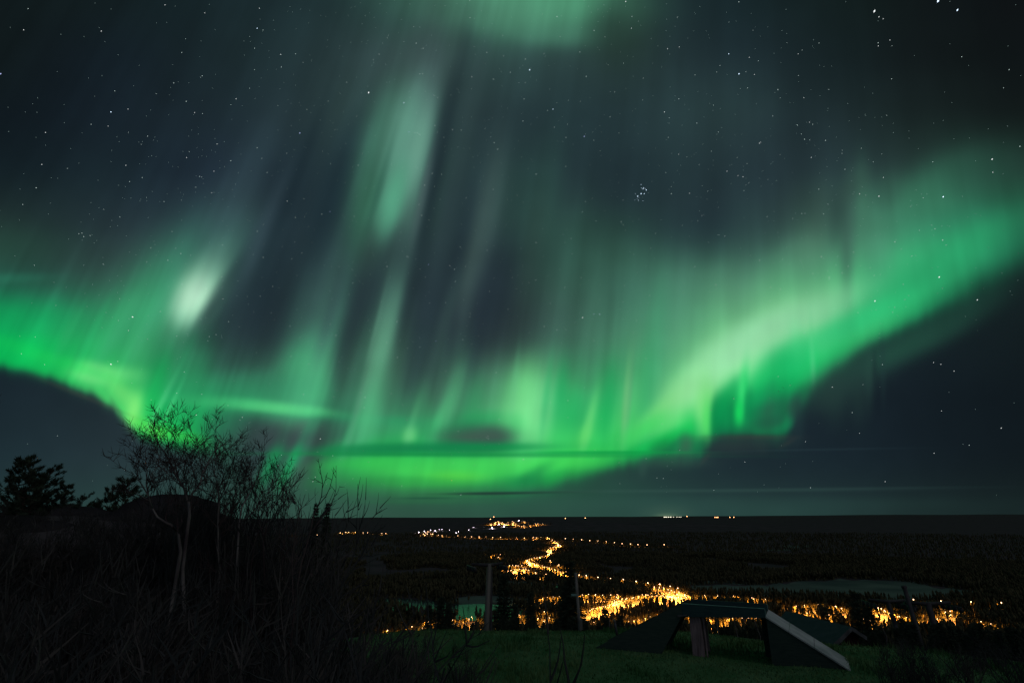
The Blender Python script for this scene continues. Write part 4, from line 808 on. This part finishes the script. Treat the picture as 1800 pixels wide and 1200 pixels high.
# scrub bushes: six grown forms, copied
FORMS = []
for i in range(7):
    rg = random.Random(100+i); out = []
    for k in range(12):
        a = rg.uniform(0, 6.28); l = rg.uniform(.2, .8)
        grow(rg, out, (rg.gauss(0, .08), rg.gauss(0, .08), -.1), (math.cos(a)*l, math.sin(a)*l, 1.0), rg.uniform(.6, 1.05), .014, 2, .2, .3, .95)
    FORMS.append(tube_mesh(out, 3, M['scrub'] if i % 2 else M['twig2'], 'bush'))
def bush(px, ytop, dist, label, group, f=None, zs=1.0):
    b = foot(px, dist); t = atd(px, ytop, dist); h = max(.35, t[2]-b[2])
    s = h/.95; o = put('bush', FORMS[(f if f is not None else rnd.randrange(7)) % 7], (b[0], b[1], b[2]), rnd.uniform(0, 6.28), (s*zs, s*zs, s), label=label, cat='bush', group=group)
for x, y, d in [(352,852,10.5),(375,862,9.6),(410,842,10.),(432,850,9.2),(455,848,9.8),(345,850,9),(480,870,9.),(500,862,10.),(516,858,8.8),(492,878,8.2),(470,882,8.),(392,840,11),(440,836,11.),(300,842,9.5),(285,835,9.8),(326,838,10)]:
    bush(x, y, d, 'twiggy bare shrub rising above the skyline among the birches', 'bare shrubs on the skyline', zs=.62)
for x, y, d in [(242,885,10.5),(232,895,9.5),(222,890,10)]: bush(x, y, d, 'faint low shrub at the left foot of the large boulder', 'shrubs left of the boulder', zs=.8)
for i in range(130):
    x = rnd.uniform(-120, 620); y = rnd.uniform(915, 1130)+max(0, x-500)*1.1; d = 11.5-(y-915)/215*7.6+rnd.uniform(-.6, .6)
    if x < 350: y = max(y, 918)
    bush(x, y, d, 'dark tangled bush in the thicket filling the lower left', 'bushes of the lower left thicket', zs=.9)
for i in range(26): bush(rnd.uniform(-80, 235), rnd.uniform(903, 925), rnd.uniform(9.5, 12), 'low bush on the dark slope under the left skyline', 'bushes under the left skyline', zs=1.1)
for i in range(46):
    x = rnd.uniform(560, 850); y = 1118+rnd.uniform(-6, 45)+max(0, (x-780))*.3; d = rnd.uniform(9, 16)
    bush(x, y, d, 'low dark scrub bush between the thicket and the grassy brow', 'scrub left of the grassy brow', zs=.9)
for i in range(26):
    x = rnd.uniform(1500, 1860); y = 1105+rnd.uniform(0, 60)-max(0, x-1650)*.12; d = rnd.uniform(12, 17)
    bush(x, y, d, 'low dark scrub bush at the lower right beyond the run-off', 'scrub at the lower right', zs=1.)
# ------------------------------------------------------------------ conifers
def needles(rg, V, Fs, p, d, L, n, w=.03, spread=.5):
    for k in range(n):
        t = rg.random(); q = Vector(p)+Vector(d)*L*t; s = Vector((rg.gauss(0, 1), rg.gauss(0, 1), rg.gauss(0, .7))).normalized()
        e = q+(Vector(d)*.6+s*spread).normalized()*rg.uniform(.6, 1.2)*w*4; c = Vector(d).cross(s).normalized()*w*.5
        b = len(V); V += [tuple(q-c), tuple(q+c), tuple(e)]; Fs.append((b, b+1, b+2))
def conifer_forms(seed, h, kind):
    rg = random.Random(seed); lines = [([(0, 0, -.4), (rg.gauss(0, .02)*h, 0, h*.5), (rg.gauss(0, .02)*h, rg.gauss(0, .02)*h, h)], [h*.013, h*.009, h*.002])]
    V = []; Fs = []
    if kind == 'spruce':
        z = .10*h
        while z < h*.985:
            f = z/h; R = h*.17*(1-f)**.85+.05; m = rg.randint(6, 9); a0 = rg.uniform(0, 6)
            for k in range(m):
                a = a0+6.283*k/m+rg.gauss(0, .2); L = R*rg.uniform(.65, 1.15); d = Vector((math.cos(a), math.sin(a), -.28+.5*f)).normalized()
                lines.append(([(0, 0, z), tuple(Vector((0, 0, z))+d*L)], [h*.0025, h*.001]))
                needles(rg, V, Fs, (0, 0, z), d, L, int(14+L*26), w=.045+.012*h*.3, spread=.55)
            z += h*rg.uniform(.022, .034)
        needles(rg, V, Fs, (0, 0, h*.93), (0, 0, 1), h*.07, 14, w=.04, spread=.3)
    else:
        z = .22*h
        while z < h*.97:
            f = z/h; R = h*(.10+.26*math.sin(math.pi*min(1, (f*1.02))**.8))*.85; m = rg.randint(3, 5); a0 = rg.uniform(0, 6)
            for k in range(m):
                a = a0+6.283*k/m+rg.gauss(0, .3); L = R*rg.uniform(.5, 1.15); d = Vector((math.cos(a), math.sin(a), .18+.3*f)).normalized()
                p0 = Vector((0, 0, z)); p1 = p0+d*L*.55+Vector((0, 0, rg.gauss(0, .03)*h)); p2 = p1+(d+Vector((0, 0, .25))).normalized()*L*.45
                lines.append(([tuple(p0), tuple(p1), tuple(p2)], [h*.006, h*.004, h*.0015]))
                for c in range(int(5+L*4)):
                    q = p1+(p2-p1)*rg.random()*1.05+Vector((rg.gauss(0, .05), rg.gauss(0, .05), rg.gauss(0, .02)))*h*.5 if c else p2
                    needles(rg, V, Fs, tuple(q), (d+Vector((rg.gauss(0, .3), rg.gauss(0, .3), .3))).normalized(), .10+.02*h, 26, w=.028+.002*h, spread=.9)
            z += h*rg.uniform(.06, .10)
        needles(rg, V, Fs, (0, 0, h*.95), (0, 0, 1), h*.06, 40, w=.03, spread=.9)
    return tube_mesh(lines, 4, M['trunk'], 'trunk'), mesh('crown', V, Fs, [M['needle']])
SPR = [conifer_forms(200+i, 8., 'spruce') for i in range(4)]; PIN = [conifer_forms(220+i, 3.2, 'pine') for i in range(4)]
def conifer(px, ytop, dist, kind, label, group, f=0, wide=1.0, hb=None):
    b = foot(px, dist); t = atd(px, ytop, dist); h = max(.5, t[2]-b[2]) if hb is None else hb
    if hb is not None: b[2] = t[2]-hb
    T, Cn = (SPR if kind == 'spruce' else PIN)[f % 4]; s = h/(8. if kind == 'spruce' else 3.2)
    o = put('spruce' if kind == 'spruce' else 'pine', None, tuple(b), rnd.uniform(0, 6.28), (s*wide, s*wide, s), label=label, cat=kind+' tree', group=group)
    put('trunk', T, parent=o); put('crown', Cn, parent=o)
for i, (x, y, d, wd, lb) in enumerate([(885,1008,58,1.1,'tall dark spruce just right of the left lift tower'),(1001,984,44,1.15,'tallest dark spruce beside the utility pole'),(990,1030,50,1.0,'lower spruce tucked against the left of the tallest spruce'),
   (777,1045,64,1.0,'pointed spruce in front of the lake'),(791,1056,60,.9,'smaller spruce right of the pointed one in front of the lake'),(932,1040,72,.9,'dark spruce left of the lit clearing'),(758,1062,60,.9,'small spruce left of the pointed one by the lake'),
   (1085,1078,34,1.2,'small dense spruce behind the pale marker post'),(1060,1068,40,1.1,'dense spruce below the doubling road'),(1495,1038,60,.95,'tall spruce dividing the lit wood right of the ramp'),(1437,1066,52,.9,'spruce rising over the cabin roof'),
   (1512,1060,56,1.0,'spruce just right of the tall one over the cabin'),(1462,1090,36,1.2,'stout spruce right behind the cabin'),(655,1064,58,.8,'spruce at the left end of the lake'),(1568,1084,44,1.0,'spruce at the foot of the wheeled lift tower'),(1690,1088,50,1.,'spruce right of the rightmost lift tower'),(905,1062,66,1.,'slim spruce between the lift tower and the clearing')]):
    conifer(x, y, d, 'spruce', lb, 'spruces on the slope', i, wd)
for i in range(30):
    x = rnd.uniform(870, 1070); conifer(x, rnd.uniform(1082, 1103)-(8 if x > 1020 else 0)*0, rnd.uniform(26, 44), 'spruce', 'dark spruce top in the low treeline behind the grassy brow', 'treeline behind the brow', i, rnd.uniform(.8, 1.2))
for i in range(13): conifer(1228+i*9.5+rnd.uniform(-3, 3), rnd.uniform(1098, 1107), rnd.uniform(26, 36), 'spruce', 'dark spruce top in the treeline seen under the wooden deck', 'treeline under the deck', i, 1.1)
for i in range(30): conifer(rnd.uniform(1500, 1790), rnd.uniform(1092, 1112), rnd.uniform(26, 44), 'spruce', 'dark spruce top in the low treeline right of the cabin', 'treeline right of the cabin', i, 1.1)
for i in range(26):
    x = rnd.uniform(560, 860); conifer(x, rnd.uniform(1104, 1120) if x > 640 else rnd.uniform(1085, 1108), rnd.uniform(28, 55), 'spruce', 'dark spruce top in the treeline below the lake', 'treeline below the lake', i, rnd.uniform(.8, 1.1))
for i, (x, y, d, hb, wd, lb) in enumerate([(-6,806,13.6,1.7,.8,'dense pine at the very left edge behind the others'),(12,812,13,1.6,.75,'large pine cut by the left edge'),(46,824,13.5,1.5,.75,'broad pine second from the left edge'),(82,858,13.8,1.2,1.,'leaning pine left of the low boulder'),(-118,705,11,4.2,.33,'tall pine almost outside the left edge, one branch showing'),
   (119,868,15.5,1.3,.7,'small pine top over the low boulder'),(169,864,14.6,1.6,.75,'small pine left of its taller neighbour beside the pale glow'),(194,848,14.2,1.9,.8,'small open pine standing by the pale glow on the skyline'),(146,886,14.8,1.1,.7,'tiny pine between the low boulder and the two small pines'),(25,862,12.5,1.2,1.2,'low pine in front of the two at the left edge')]):
    conifer(x, y, d, 'pine', lb, 'pines on the left skyline', i, wd, hb)
for x, y, lb in [(545,888,'left one of two tiny spruce tips on the horizon behind the sapling'),(566,887,'right one of two tiny spruce tips on the horizon behind the sapling')]:
    conifer(x, y-3, 11.5, 'spruce', lb, 'tiny spruce tips', 2, .72, 1.9)
# thin bare stems beyond the deck and brow
for i, (x0, x1, y1, ds) in enumerate([(1240,1237,1090,19),(1263,1261,1092,19.5),(1296,1290,1088,18.5),(1336,1326,1085,17.8),(1073,1071,1076,20),(1558,1548,1095,20)]):
    lb = ['first bare stem from the left seen under the deck', 'second bare stem from the left seen under the deck', 'third bare stem from the left seen under the deck', 'leaning bare stem by the right end of the deck', 'thin bare stem left of the marker post', 'thin leaning stem below the wheeled lift tower', 'thin stem in the dark far right'][i]
    birch('sapling', [([(x0+1, 1135), (x0, 1118), ((x0+x1)/2, (y1+1118)/2), (x1, y1)], .022, .010, 0)], ds, lb, 60+i, twl=.25, depth=1, den=.5, cat='sapling', group='bare saplings')
